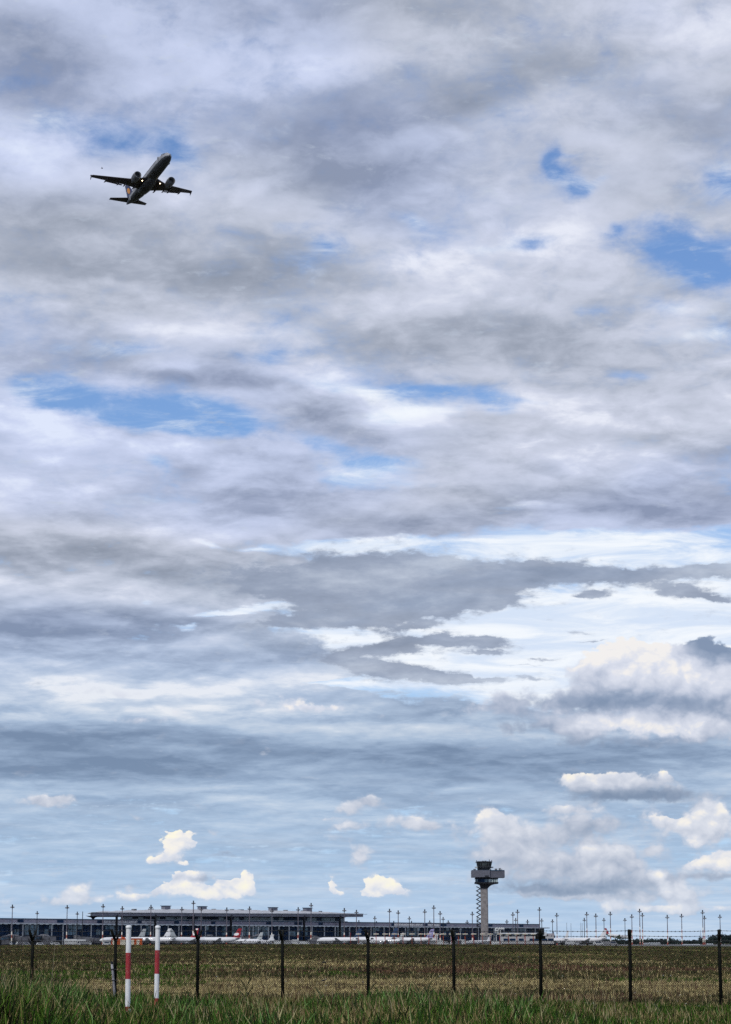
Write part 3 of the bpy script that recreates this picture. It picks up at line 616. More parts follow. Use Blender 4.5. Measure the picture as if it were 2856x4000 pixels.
# zigzag stair on the left side: one flight per part
y = 3469.0; side = 0; k = 0
while y < 3618:
    y2 = y + 8.2
    xa, xb = (1861.5, 1876.5) if side == 0 else (1876.5, 1861.5)
    mb = MB(); mb.tube([(tx(xa), TY - 1.2 + side * .8, tz(y)), (tx(xb), TY - 1.2 + side * .8, tz(y2))], .42, 5); mb.box((tx(xb) , TY - 1, tz(y2)), (1.2, 2.2, .35)); mb.build('stair_flight', M_stair, tower)
    side = 1 - side; y = y2; k += 1
for x in (1862.5, 1866): 
    mb = MB(); mb.tube([(tx(x), TY - .5, AZ), (tx(x), TY - .5, tz(3588))], .22, 5); mb.build('stair_post', M_stair, tower)
mb = MB(); mb.box((tx(1893), TY - 3, 3.2), (tx(1911) - tx(1874), 12, 7.2)); mb.build('podium', M_grey, tower)

# ------------------------------------------------------------------ floodlight masts
bandm = bpy.data.materials.new('banded_paint'); bandm.use_nodes = True; t_ = bandm.node_tree; h = G(t_); b_ = t_.nodes['Principled BSDF']
z_ = h.sep(t_.nodes.new('ShaderNodeTexCoord').outputs['Object'])[2]
sgn = h.m('GREATER_THAN', h.m('FRACT', h.m('DIVIDE', z_, 5.2)), 0.42)
t_.links.new(h.mix(sgn, (0.36, 0.085, 0.06, 1), (0.74, 0.70, 0.62, 1)), b_.inputs['Base Color']); b_.inputs['Roughness'].default_value = .6
head_lod = {}
def mast(px, ytop, dist, label, group, head=True, band=True, rad=0.42, band_top=.42, darkm=False):
    b = at(px, 3680, dist); zt = EYE + (HORIZON - ytop) / F0 * dist * math.sqrt(1 + 0)
    th = thing('floodlight_mast' if head else 'slim_pole', (b.x, dist, AZ), label, 'floodlight mast' if head else 'pole', group)
    H = zt - AZ
    mb = MB(); zb = AZ + H * band_top if band else AZ
    mb.tube([(b.x, dist, zb), (b.x, dist, zt)], [rad, rad * .62], 8); mb.build('pole', M_dark if darkm else M_mast, th)
    if band:
        mb = MB(); mb.tube([(b.x, dist, AZ), (b.x, dist, zb)], [rad * 1.45, rad * 1.02], 8); mb.build('banded_base', bandm, th)
    if head:
        s = dist / 2000 * (1.15 if not darkm else 1.0)
        hd = MB(); hd.tube([(b.x, dist, zt - 2.2 * s), (b.x, dist, zt - 1.9 * s)], 1.1 * s, 8); hd.tube([(b.x, dist, zt - 2.6 * s), (b.x, dist, zt + .1)], .42 * s, 6)
        ho = hd.build('head_ring', M_dark, th)
        for k in range(6):
            a = math.pi / 3 * k + .35; r = 1.18 * s
            c = (b.x + math.cos(a) * r, dist + math.sin(a) * r, zt - 1.75 * s)
            lm = MB(); lm.box(c, (.62 * s, .62 * s, .8 * s), a, taper=.55); lm.build('floodlight', M_lamp, ho, root=th)
    return th
left_l = ['floodlight mast standing leftmost before the pier glazing', 'short dark mast next right of the leftmost tall mast', 'floodlight mast left of the terminal hall roof', 'short dark mast just left of the roof corner',
 'thin headless mast beside the roof corner', 'floodlight mast rising through the left end of the hall roof', 'mast above the first sign lettering on the pier', 'floodlight mast standing over the second red and white marker post']
ML = [(45.4,3538,1),(143,3563,2),(260,3540,1),(300,3565,2),(321,3564,3),(400.5,3536,1),(475.7,3544,1),(588,3539,1),(709,3547,1),(754,3523,1),(785,3547,1),(885,3549,1),(974,3545,1),(1062,3553,1),(1164.5,3548,1),(1215,3532,1),(1345,3551,1),
 (1392.6,3558,1),(1464.6,3582,2),(1522,3554,1),(1556,3560,1),(1599.5,3583,2),(1660,3556,1),(1695.4,3541,1),(1720,3563,1),(1731.7,3585,2),(1846,3565,1),(2004.8,3567,1),(2015.6,3589,2),(2023,3557,1),(2108.9,3548,1),(2117.5,3591,2),(2159.4,3594,2),(2176.6,3570,1),
 (2284,3589,2),(2293.8,3566,1),(2329.3,3572,1),(2360.8,3589,2),(2386,3565,1),(2442.8,3589,2),(2470,3575,1),(2501,3554,1),(2511.4,3570,1),(2608.7,3577,1),(2664.9,3573,1),(2747.4,3559,1),(2754,3580,1),(2814.9,3576,1)]
desc = {45.4:left_l[0],143:left_l[1],260:left_l[2],300:left_l[3],321:left_l[4],400.5:left_l[5],475.7:left_l[6],588:left_l[7],
 709:'floodlight mast left of the tallest mast before the hall', 754:'tallest floodlight mast, in front of the hall roof', 785:'floodlight mast under the second roof plant room', 885:'floodlight mast beside the red and white aircraft tail',
 974:'floodlight mast above the small white airliner right of the red tail', 1062:'floodlight mast at the third roof plant room', 1164.5:'floodlight mast between the third and fourth roof plant rooms', 1215:'tall floodlight mast crossing the fourth roof plant room',
 1345:'floodlight mast at the right end of the hall glazing', 1392.6:'floodlight mast under the right tip of the hall roof', 1464.6:'first short dark mast right of the hall roof', 1522:'first tall floodlight mast right of the hall roof',
 1556:'floodlight mast at the left end of the second airport sign', 1599.5:'short dark mast crossing the second airport sign', 1660:'floodlight mast at the right end of the second airport sign', 1695.4:'tallest floodlight mast between the hall and the tower',
 1720:'floodlight mast right of the tallest one before the tower', 1731.7:'short dark mast midway between second sign and tower', 1846:'floodlight mast just left of the control tower', 2004.8:'left one of three masts standing close together right of the tower',
 2015.6:'short dark mast between two taller ones right of the tower', 2023:'right one of three masts standing close together right of the tower', 2108.9:'tall floodlight mast at the right end of the pier', 2117.5:'short dark mast at the right end of the pier',
 2159.4:'short dark mast over the grey end of the service building', 2176.6:'floodlight mast just right of the service building', 2284:'short mast paired with a taller one over the white parked airliner', 2293.8:'taller mast over the white parked airliner',
 2329.3:'floodlight mast right of the white aircraft fin', 2360.8:'short mast over the domed dark trees', 2386:'floodlight mast at the red tail of the landing airliner', 2442.8:'short mast at the nose of the landing airliner', 2470:'floodlight mast right behind the second fence post from the right',
 2501:'tallest mast of the right half of the row', 2511.4:'mast close right of the tallest one on the right', 2608.7:'lone floodlight mast left of the middle between the two rightmost fence posts', 2664.9:'lone floodlight mast right of the middle between the two rightmost fence posts',
 2747.4:'taller one of the pair left of the rightmost fence post', 2754:'shorter one of the pair left of the rightmost fence post', 2814.9:'rightmost floodlight mast, behind the rightmost fence post'}
for px, yt, kd in ML:
    d = {1: 1745, 2: 1770, 3: 1765}[kd]
    if px > 2120: d = 2100 if kd == 1 else 2300
    rd = 0.36 if yt > 3530 else .46
    mast(px, yt, d * (1 + .012 * math.sin(px)), desc[px], 'floodlight masts on the apron', head=(kd != 3), band=(kd == 1), rad=rd, band_top=.34 if px < 2200 else .5, darkm=(kd != 1))
for i, (px, yt) in enumerate([(1402, 3597), (1471, 3601), (1538.5, 3600), (1608, 3600), (1679, 3598), (1751.7, 3598), (1825.6, 3597), (1981, 3595), (2061.8, 3595)]):
    mast(px, yt, 2620, ['short mast top peeping over the pier below the hall roof tip', 'short mast top over the pier beside the first short dark mast right of the hall', 'short mast top over the pier at the left end of the second sign', 'short mast top over the middle of the second sign',
      'short mast top over the pier left of the tallest mast before the tower', 'short mast top second left of the control tower', 'short mast top next left of the control tower', 'short mast top over the pier next right of the tower', 'short mast top over the right end of the pier'][i], 'mast tops showing above the pier', head=True, band=False, rad=.7, darkm=True)
for i, (px, yt) in enumerate([(2215, 3606), (2231.5, 3608), (2269.7, 3608), (2275.3, 3607), (2737, 3634), (2823.5, 3641)]):
    mast(px, yt, 2500, ['left one of the first pair of slim poles right of the blue aircraft fin', 'right one of the first pair of slim poles right of the blue aircraft fin', 'left one of the close pair of slim poles by the white airliner', 'right one of the close pair of slim poles by the white airliner', 'low slim pole left of the pair of masts near the right edge', 'low slim pole above the dark wood at the right edge'][i],
      'slim headless poles', head=False, band=False, rad=.24)

# ------------------------------------------------------------------ airliners (nose towards +x, wings along y)
def fus_sec(x):
    xs_ = [-16.9, -16.3, -14, -10.5, -7, 0, 9, 12, 14.2, 15.6, 16.5, 16.9]
    r = np.interp(x, xs_, [.12, .35, .85, 1.55, 1.92, 1.98, 1.98, 1.93, 1.65, 1.2, .62, .05])
    zc = np.interp(x, xs_, [1.15, 1.08, .78, .38, .07, 0, 0, -.03, -.12, -.24, -.36, -.42])
    return r, zc
def wing_mesh(mb, root, tip, kink=None, thick=.12, m=0):
    "root / kink / tip = (x_lead, x_trail, y, z); lens-shaped aerofoil"
    secs = []
    for (xl, xt, y, z, th) in [root] + ([kink] if kink else []) + [tip]:
        c = xl - xt; t = c * th
        secs.append([(xl, y, z), (xl - .12 * c, y, z + .45 * t), (xl - .4 * c, y, z + .6 * t), (xl - .75 * c, y, z + .3 * t), (xt, y, z),
                     (xl - .75 * c, y, z - .22 * t), (xl - .4 * c, y, z - .40 * t), (xl - .12 * c, y, z - .36 * t)])
    if root[2] > tip[2]: secs = [q[::-1] for q in secs]
    return mb.ring(secs, m)
def airliner(name, M, label, group=None, fusmat=None, finmat=None, engmat=None, gear=True, fine=False, wingmat=None, emblem=None, cat='airliner', lights=False, finbits=()):
    "M places the aircraft; every part is a mesh of its own"
    th = thing(name, M.to_translation(), label, cat, group)
    R = M.to_3x3().to_4x4(); fusmat = fusmat or M_planew; finmat = finmat or M_planew; engmat = engmat or M_grey; wingmat = wingmat or M_lgrey
    def put(mb, nm, mt, parent=None, smooth=True):
        mb.V = [tuple(R @ Vector(v)) for v in mb.V]
        o = link(bpy.data.objects.new(nm, mesh_from(nm, mb.V, mb.F, mt, mb.M, smooth))); o.parent = parent or th; return o
    n = 24 if fine else 14
    mb = MB(); secs = []
    for x in ([-16.9, -16.3, -15.2, -14, -12.3, -10.5, -8.7, -7, -3.5, 0, 4.5, 9, 10.5, 12, 13.2, 14.2, 15, 15.6, 16.1, 16.5, 16.75, 16.9]):
        r, zc = fus_sec(x); secs.append([(x, r * math.cos(2 * math.pi * k / n), zc + r * math.sin(2 * math.pi * k / n)) for k in range(n)])
    mb.ring(secs)
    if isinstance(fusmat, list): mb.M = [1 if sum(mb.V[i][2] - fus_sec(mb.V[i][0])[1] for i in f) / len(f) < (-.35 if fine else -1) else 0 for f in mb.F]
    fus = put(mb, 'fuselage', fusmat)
    mb = MB(); secs = []
    for x, w, d in ((-6.5, .2, -1.6), (-5, 1.5, -2.25), (-2.5, 1.95, -2.5), (1.5, 1.95, -2.5), (3.6, 1.4, -2.25), (5, .2, -1.6)):
        secs.append([(x, w * math.cos(2 * math.pi * k / 10), -1.3 + (-(d + 1.3)) * math.sin(2 * math.pi * k / 10)) for k in range(10)])
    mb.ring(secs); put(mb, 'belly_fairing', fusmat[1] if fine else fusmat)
    for s in (1, -1):
        mb = MB(); wing_mesh(mb, (4.0, -3.9, s * 1.2, -1.15, .13), (-3.6, -5.15, s * 17.0, 1.35, .11), (.35, -3.55, s * 6.3, -.45, .12)); w = put(mb, 'wing', wingmat)
        if fine:
            for y in (3.6, 6.6, 8.6, 12.6):
                t = (y - 1.2) / 15.8; xt = -3.8 if y < 6.3 else -3.55 - (y - 6.3) / 10.7 * 1.6; z = -1.1 + 2.45 * t
                mb = MB(); mb.tube([(xt + 2.2, s * y, z - .28), (xt + .8, s * y, z - .52), (xt - .3, s * y, z - .45), (xt - 1.05, s * y, z - .25)], [.06, .24, .2, .05], 8); put(mb, 'flap_fairing', wingmat, w)
            mb = MB(); wing_mesh(mb, (-3.85, -5.3, s * 16.9, 1.3, .06), (-4.9, -5.5, s * 17.05, 2.15, .06)); mb.add([(-3.9, s * 17.0, 1.4), (-5.3, s * 17.0, 1.4), (-5.6, s * 17.0, .65), (-4.7, s * 17.03, 1.0), (-3.9, s * 17.12, 1.4), (-5.3, s * 17.12, 1.4), (-5.6, s * 17.1, .65), (-4.7, s * 17.12, 1.0)], [(0, 1, 2, 3), (7, 6, 5, 4), (0, 4, 5, 1), (1, 5, 6, 2), (2, 6, 7, 3), (3, 7, 4, 0)]); put(mb, 'wingtip_fence', wingmat, w, False)
            mb = MB(); mb.hexa([(-3.8, s * 7.2, -.42), (-4.0, s * 12.4, .36), (-4.62, s * 12.4, .20), (-4.2, s * 7.2, -.52), (-3.8, s * 7.2, -.34), (-4.0, s * 12.4, .44), (-4.62, s * 12.4, .26), (-4.2, s * 7.2, -.44)][::1]); put(mb, 'flap', wingmat, w, False)
        # engine
        ey, ez = s * 5.75, -1.75
        mb = MB(); ne = 20 if fine else 10; prof = [(5.15, .98), (5.35, 1.08), (5.0, 1.22), (4.0, 1.28), (2.9, 1.22), (1.9, 1.0)]
        if fine: prof = [(4.5, .93)] + prof
        mb.ring([[(x, ey + r * math.cos(2 * math.pi * k / ne), ez + r * math.sin(2 * math.pi * k / ne)) for k in range(ne)] for x, r in prof], cap=False); en = put(mb, 'engine', engmat)
        mb = MB(); mb.tube([(4.56 if fine else 5.1, ey, ez), (4.5 if fine else 5.0, ey, ez)], [.95, .95], ne); put(mb, 'fan', M_planed, en)
        mb = MB(); mb.tube([(2.2, ey, ez), (1.2, ey, ez), (.3, ey, ez)], [.85, .62, .12], 10); put(mb, 'exhaust_cone', M_planed, en)
        mb = MB(); mb.hexa([(3.6, ey - .16, ez + 1.0), (-.2, ey - .16, ez + 1.15), (-.2, ey + .16, ez + 1.15), (3.6, ey + .16, ez + 1.0), (2.6, ey - .14, ez + 1.5), (-.6, ey - .14, ez + 1.5), (-.6, ey + .14, ez + 1.5), (2.6, ey + .14, ez + 1.5)]); put(mb, 'pylon', engmat, en, False)
        mb = MB(); wing_mesh(mb, (-12.3, -15.6, s * .4, .95, .10), (-15.1, -16.4, s * 6.25, 1.55, .09)); put(mb, 'tailplane', wingmat)
        if lights:
            for (x, y, z, r) in [(2.2, s * 3.0, -1.75, .16)]:
                mb = MB(); secs = [[(x + r * math.cos(a), y + r * math.sin(a) * math.cos(2 * math.pi * k / 8), z + r * math.sin(a) * math.sin(2 * math.pi * k / 8)) for k in range(8)] for a in (.02, .6, 1.2, 1.9, 2.5, 3.12)]
                mb.ring(secs); put(mb, 'landing_light', mat('lit_landing_lamp', (1, .9, .7), emis=(1, .80, .50, 9.0)))
    mb = MB(); secs = []
    for (xl, xt, z, w) in ((-9.2, -15.9, 1.2, .36), (-11.2, -15.8, 2.3, .32), (-14.6, -16.9, 7.75, .16)):
        c = xl - xt; secs.append([(xl, 0, z), (xl - .3 * c, w / 2, z), (xl - .7 * c, w / 2, z), (xt, 0, z), (xl - .7 * c, -w / 2, z), (xl - .3 * c, -w / 2, z)])
    mb.ring(secs); fin = put(mb, 'tail_fin', finmat, None, False)
    for (x, z, rx, rz, mt) in finbits:
        for s in (1, -1):
            mb = MB(); k_ = 14; c = [(x + rx * math.cos(2 * math.pi * k / k_) - (rz * math.sin(2 * math.pi * k / k_)) * .45, s * .20, z + rz * math.sin(2 * math.pi * k / k_)) for k in range(k_)]
            d = [(a, s * .14, cc) for a, b, cc in c]; mb.ring([c, d] if s > 0 else [d, c]); put(mb, 'fin_emblem', mt, fin, False)
    # cockpit and cabin windows
    mb = MB()
    for s in (1, -1):
        for x, z in ((15.3, .45), (14.75, .62), (14.2, .70)):
            r, zc = fus_sec(x); yy = math.sqrt(max(r * r - (z - zc) ** 2, .04)); mb.box((x, s * yy, z), (.46, .10, .40))
    put(mb, 'cockpit_window', M_planed, None, False)
    if fine:
        mb = MB()
        for s in (1, -1):
            for k in range(40):
                x = -10 + k * .53
                r, zc = fus_sec(x); yy = math.sqrt(r * r - (.55 - zc) ** 2); mb.box((x, s * (yy + .005), .55), (.26, .04, .36))
        put(mb, 'cabin_window', M_planed, None, False)['kind'] = 'stuff'
        for s, x in ((1, 12.2), (1, -11.0), (-1, 12.2), (-1, -11.0)):
            r, zc = fus_sec(x); mb = MB(); mb.box((x, s * (r - .01), .1), (.85, .04, 1.9)); put(mb, 'door', M_grey, None, False)
    if gear:
        for x, y, rw in ((11.0, 0, .38), (-1.8, 3.8, .58), (-1.8, -3.8, .58)):
            mb = MB(); mb.tube([(x, y, -1.6), (x, y, -3.35)], .16, 6); mb.tube([(x, y - .45, -3.8 + rw), (x, y + .45, -3.8 + rw)], .1, 5); lg = put(mb, 'landing_gear', M_grey)
            for q in (-.42, .42):
                mb = MB(); mb.tube([(x, y + q - .17, -3.8 + rw), (x, y + q + .17, -3.8 + rw)], rw, 12); put(mb, 'wheel', M_tyre, lg)
    return th
# the airliner climbing overhead (pose solved from the photograph: nose, tail, wing tips, engines)
fwd = Vector((0.46681, -0.84802, 0.25088)).normalized(); up = Vector((-0.11959, 0.22055, 0.96802)); up = (up - fwd * up.dot(fwd)).normalized(); lft = up.cross(fwd)
MF = Matrix(((fwd.x, lft.x, up.x, -68.2), (fwd.y, lft.y, up.y, 732.57), (fwd.z, lft.z, up.z, 236.87), (0, 0, 0, 1)))
M_under = mat('belly_paint', (0.12, 0.12, 0.13), .45, var=.15, scale=.3)
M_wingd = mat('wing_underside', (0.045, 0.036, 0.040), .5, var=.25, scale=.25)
M_navy = mat('navy_fin_paint', (0.018, 0.024, 0.075), .4, var=.1)
M_yel = mat('yellow_orange_emblem', (0.50, 0.20, 0.025), .5, var=.05)
airliner('flying_airliner', MF, 'airliner climbing overhead with dark wings, lit landing lamps and navy tail with orange disc', fusmat=[mat('fuselage_paint', (.28, .28, .30), .45, var=.14, scale=.3), mat('fuselage_belly_shaded_grey', (.045, .045, .05), .5, var=.3, scale=.4)], finmat=M_navy, engmat=M_under, gear=False, fine=True, wingmat=M_wingd, lights=True, cat='airliner',  # grey belly paint, darkened further so its colour carries the underside's shade
         finbits=[(-14.2, 4.5, .85, 1.30, M_yel), ])
def parked(px, Y_, yaw, scale, label, finmat=None, fus=None, finbits=(), zoff=0.0, gear=True, roll=0, pitch=0, group='airliners parked before the pier', name='parked_airliner'):
    b = at(px, 3680, Y_); z = (AZ if Y_ > 1480 else gz(b.x, Y_)) + 3.8 * scale + zoff
    M = Matrix.Translation((b.x, Y_, z)) @ Matrix.Rotation(math.radians(yaw), 4, 'Z') @ Matrix.Rotation(math.radians(pitch), 4, 'Y') @ Matrix.Rotation(math.radians(roll), 4, 'X') @ Matrix.Scale(scale, 4)
    return airliner(name, M, label, group, fusmat=fus, finmat=finmat, finbits=finbits, gear=gear)
M_finr = mat('red_fin_paint', (.34, .012, .025), .4, var=.1)
M_finb = mat('blue_fin_paint', (.02, .05, .12), .4, var=.1)
M_fing = mat('grey_fin_paint', (.42, .45, .46), .4, var=.1)
M_wbit = mat('white_fin_mark', (.8, .78, .78), .5, var=.02)
# facing: yaw 180 = nose to the left
parked(480, 1745, 200, 1.0, 'white airliner behind the orange and white shelter', M_fing)
parked(578, 1700, 168, 1.0, 'white airliner half hidden by the two striped posts', M_planew)
parked(684, 1690, 168, 1.0, 'white airliner whose red fin carries a white mark', M_finr, finbits=[(-13.9, 4.2, 1.3, 1.2, M_wbit), (-15.4, 7.2, .9, .55, M_wbit)])
parked(745, 1655, 30, .92, 'pale airliner whose grey fin stands behind the forked fence post', M_fing)
parked(848, 1660, 176, .98, 'white airliner with tall red fin crossed by a white band', M_finr, finbits=[(-13.4, 3.9, 1.7, .95, M_wbit)])
parked(955, 1720, 172, .78, 'small white airliner right of the red and white fin', M_fing)
parked(1008, 1600, 176, .62, 'lowest small white aircraft right of the small white airliner', M_planew)
parked(1110, 1730, 20, .62, 'small pale aircraft beside the fence post left of the hall end', M_planew)
parked(1325, 1690, 158, .98, 'white airliner with red rear fuselage under the right end of the hall', M_finb, fus=None)
parked(1462, 1680, 160, 1.02, 'white airliner with dark tail left of the second sign', M_finb)
parked(1510, 1620, 165, .72, 'smaller white airliner in front of the one with the dark tail', M_fing)
parked(1605, 1690, 170, .96, 'white airliner below the second airport sign', mat('lilac_fin_paint', (.30, .28, .50), .4))
parked(1650, 1740, 195, .7, 'small white airliner tucked behind the one below the second sign', M_planew)
parked(1868, 1640, 205, .6, 'small white aircraft nose left of the tower foot', M_planew)
parked(2176, 1900, 120, .95, 'white airliner peeping out right of the service building', M_planew)
parked(2192, 2150, 60, 1.05, 'airliner with a dark blue fin right of the service building', M_finb)
parked(2285, 1900, 172, 1.0, 'white airliner with a pale fin parked right of the blue fin', M_planew)
parked(2415, 3150, 14, 1.12, 'distant airliner with red fin coming in low over the trees', M_finr, zoff=5.4, pitch=5, group=None, name='landing_airliner')

# ------------------------------------------------------------------ jet bridges and apron vehicles
M_bridge = mat('bridge_cladding', (.10, .105, .125), .6, var=.2, scale=.4)
M_pale = mat('pale_van_paint', (.24, .25, .27), .5, var=.1)
def jet_bridge(px0, px1, Y_, label, ytop=3652):
    a = at(px0, 3680, Y_); b = at(px1, 3680, Y_); zt = EYE + (HORIZON - ytop) / F0 * Y_
    th = thing('jet_bridge', (a.x, Y_, AZ), label, 'jet bridge', 'boarding bridges along the pier')
    s = 1 if b.x > a.x else -1
    mb = MB(); p0, p1 = Vector((a.x, Y_, zt - 2.0)), Vector((b.x, Y_ - 12, zt - 3.4))
    n_ = (p1 - p0).cross(Vector((0, 0, 1))).normalized() * 1.4; h_ = Vector((0, 0, 1.5))
    mb.hexa([p0 - n_ - h_, p1 - n_ - h_, p1 + n_ - h_, p0 + n_ - h_, p0 - n_ + h_, p1 - n_ + h_, p1 + n_ + h_, p0 + n_ + h_]); mb.build('tunnel', M_bridge, th)
    q0, q1 = p0 - n_ * 1.02, p1 - n_ * 1.02; hh = Vector((0, 0, .55)); e = n_ * .04
    mb = MB(); mb.hexa([q0 - hh, q1 - hh, q1 - hh + e, q0 - hh + e, q0 + hh, q1 + hh, q1 + hh + e, q0 + hh + e]); mb.build('window_strip', M_glassb, th)
    mb = MB(); mb.tube([p0 - Vector((0, 0, 2.2)), p0 + Vector((0, 0, 2.0))], 2.3, 10); mb.build('rotunda', M_bridge, th, smooth=True)
    mb = MB(); mb.box(p1 + Vector((s * 1.6, 0, -.1)), (4, 4.2, 3.8), .3 * s); mb.build('cab', M_bridge, th)
    mb = MB(); mb.box(Vector((p0.x, p0.y, (p0.z - 1.7 + AZ) / 2)), (1.2, 1.2, p0.z - 1.7 - AZ)); mb.build('support_column', M_grey, th)
    m_ = p0.lerp(p1, .75); mb = MB()
    for q in (-1.6, 1.6): mb.box((m_.x, m_.y + q, (m_.z - 1.3 + AZ) / 2), (.5, .5, m_.z - 1.3 - AZ))
    mb.box((m_.x, m_.y, AZ + .9), (1, 4.6, .5)); mb.build('wheel_frame', M_grey, th)
for i, (x0, x1, Y_, yt) in enumerate([(42, 8, 1770, 3650), (60, 98, 1770, 3651), (168, 130, 1775, 3650), (176, 206, 1770, 3650), (300, 378, 1780, 3655), (820, 792, 1800, 3652), (925, 955, 1830, 3650), (1010, 985, 1840, 3650), (1228, 1262, 1860, 3656), (1700, 1676, 1900, 3655)]):
    jet_bridge(x0, x1, Y_, ['boarding bridge at the left edge of the picture', 'boarding bridge right of the leftmost tall mast', 'left one of the two boarding bridges by the leftmost fence post', 'right one of the two boarding bridges by the leftmost fence post',
     'long flat boarding bridge below the roof corner of the hall', 'boarding bridge left of the red and white banded fin', 'boarding bridge right of the red and white banded fin', 'boarding bridge behind the small white airliner', 'boarding bridge under the fourth roof plant room', 'boarding bridge right of the second sign'][i], yt)
def truck(px, Y_, L, hgt, label, body, kind='box', yaw=0.0):
    c = at(px, 3680, Y_); z = AZ; th = thing('apron_truck' if kind == 'box' else 'apron_van', (c.x, Y_, z), label, 'truck' if kind == 'box' else 'van', 'service vehicles on the apron')
    co, si = math.cos(yaw), math.sin(yaw)
    def T(mb): mb.V = [(c.x + (v[0]) * co - v[1] * si, Y_ + v[0] * si + v[1] * co, z + v[2]) for v in mb.V]; return mb
    if kind == 'box':
        mb = MB(); mb.box((-L * .12, 0, .9 + (hgt - .9) / 2), (L * .74, 2.4, hgt - .9)); T(mb).build('cargo_box', body, th)
        mb = MB(); mb.hexa([(L * .27, -1.1, .6), (L * .5, -1.1, .6), (L * .5, 1.1, .6), (L * .27, 1.1, .6), (L * .27, -1.1, 2.7), (L * .43, -1.1, 2.7), (L * .43, 1.1, 2.7), (L * .27, 1.1, 2.7)]); cab_ = T(mb).build('cab', M_white, th)
        mb = MB(); mb.box((L * .36, -1.12, 2.05), (L * .1, .05, .8)); T(mb).build('window', M_glass, cab_, root=th)
    else:
        mb = MB(); mb.hexa([(-L / 2, -1, .5), (L / 2, -1, .5), (L / 2, 1, .5), (-L / 2, 1, .5), (-L / 2 + .1, -.95, hgt), (L * .22, -.95, hgt), (L * .22, .95, hgt), (-L / 2 + .1, .95, hgt)]); T(mb).build('body', body, th)
        mb = MB(); mb.box((0.0, -1.02, hgt * .72), (L * .5, .06, hgt * .25)); T(mb).build('window', M_glass, th)
    for x in (-L * .33, L * .33):
        for y in (-1.05, 1.05):
            mb = MB(); mb.tube([(x, y - .15, .48), (x, y + .15, .48)], .48, 10); T(mb).build('wheel', M_tyre, th)
TR = [(28,'grey truck at the left edge under the boarding bridge',7,3.4,0,'box'),(60,'dark van left of the leftmost tall mast foot',5,2.2,0,'van'),(82,'grey truck right of the leftmost tall mast foot',7,3.2,3.1,'box'),(105,'pale van left of the leftmost fence post',5,2.3,0,'van'),
 (158,'small white van by the leftmost fence post',5,2.0,0,'van'),(185,'grey truck right of the leftmost fence post',8,3.5,0,'box'),(222,'dark van between leftmost fence post and white boxes',5,2.2,0,'van'),(284,'long white catering truck left of the hall corner',11,4.3,0,'box'),(310,'white catering truck parked close behind the long one',9,4.0,3.1,'box'),
 (335,'pale truck below the flat boarding bridge',8,3.2,0,'box'),(418,'white van left of the orange and white shelter',6,3.0,0,'van'),(1055,'grey van right of the lowest small white aircraft',5,2.3,0,'van'),(1090,'white truck next left of the fence post under the hall',7,3.4,0,'box'),(1118,'pale truck right of the fence post under the hall',7,3.4,3.1,'box'),
 (1158,'tall white truck at the foot of a banded mast under the hall',6,4.0,0,'box'),(1172,'white van beside the tall white truck',5,2.6,0,'van'),(1190,'pale grey truck right of the tall white truck',7,3.0,0,'box'),(1225,'grey truck under the fourth plant room',8,4.2,0,'box'),(1385,'dark truck right of the red rear fuselage',8,3.0,0,'box'),(1408,'grey van left of the first white antenna bars',5,2.4,0,'van'),
 (1700,'pale truck at the foot of the tallest mast before the tower',8,3.6,0,'box'),(1722,'white truck left of the tower',7,3.6,0,'box'),(1742,'white van left of the tower',5,2.6,0,'van'),(1780,'grey truck second left of the tower foot',8,3.4,3.1,'box'),(1808,'white truck next left of the tower foot',8,4.0,0,'box'),(1835,'grey van close to the tower stair',5,2.4,0,'van'),
 (2232,'dark truck between the blue fin and the white airliner',9,3.4,0,'box'),(2252,'pale van by the nose of the white airliner',5,2.6,0,'van'),(2338,'white van right of the pale aircraft fin',8,3.0,0,'van'),(2366,'pale low truck under the domed trees',9,3.0,0,'box'),(2395,'cream van right of the domed trees',7,3.0,0,'van')]
for px, lb, L, hg, yw, kd in TR:
    truck(px, (1660 if px < 1900 else 1800) + 40 * math.sin(px * 1.7), L, hg, lb, (M_white if 'white' in lb else (M_pale if 'pale' in lb or 'cream' in lb else (M_dark if 'dark' in lb else M_bridge))), kd, yw)

# ------------------------------------------------------------------ service building right of the tower
SY = 1585.0
def sz(y): return EYE + (HORIZON - y) / F0 * SY
def sx(x): return at(x, 3665, SY).x
sb = thing('service_building', (sx(2060), SY, AZ), 'low white stepped building with dark window strips at the right end of the pier', 'building')
def sblock(nm, x0, x1, y0, y1, mt, front=0.0, depth=18, parent=None):
    mb = MB(); mb.box(((sx(x0) + sx(x1)) / 2, SY + depth / 2 - front, (sz(y0) + sz(y1)) / 2), (sx(x1) - sx(x0), depth, sz(y0) - sz(y1))); return mb.build(nm, mt, parent or sb, root=sb)
M_wwall = mat('white_wall', (.42, .42, .43), .7, var=.1, scale=.4)
M_pwall = mat('pale_mauve_wall', (.34, .32, .345), .7, var=.1, scale=.4)
sblock('wall', 1961, 2164, 3657, 3702, M_wwall)
sblock('wall', 1963, 2107, 3649.5, 3657, M_dark, -2)
sblock('roof', 1960, 2120, 3645, 3649.5, M_lgrey, 1)
sblock('wall', 2143, 2165.5, 3647, 3657, M_pwall, -1)
sblock('wall', 2120, 2137, 3649, 3657, M_lgrey, -3)
sblock('roof_unit', 2131, 2138, 3642, 3649, M_lgrey, -4, 6)
for x0, x1 in ((1967, 1989), (1991, 2014), (2026, 2046), (2069, 2088), (2089, 2105), (2117, 2138), (2141, 2163)): sblock('window', x0, x1, 3666.5, 3674.5, M_glass, .12, .5)
for x0, x1 in ((2028, 2042), (2056, 2080), (1970, 1990), (2000, 2016)): sblock('window', x0, x1, 3650.5, 3656, M_glassb, -1.9, .5)
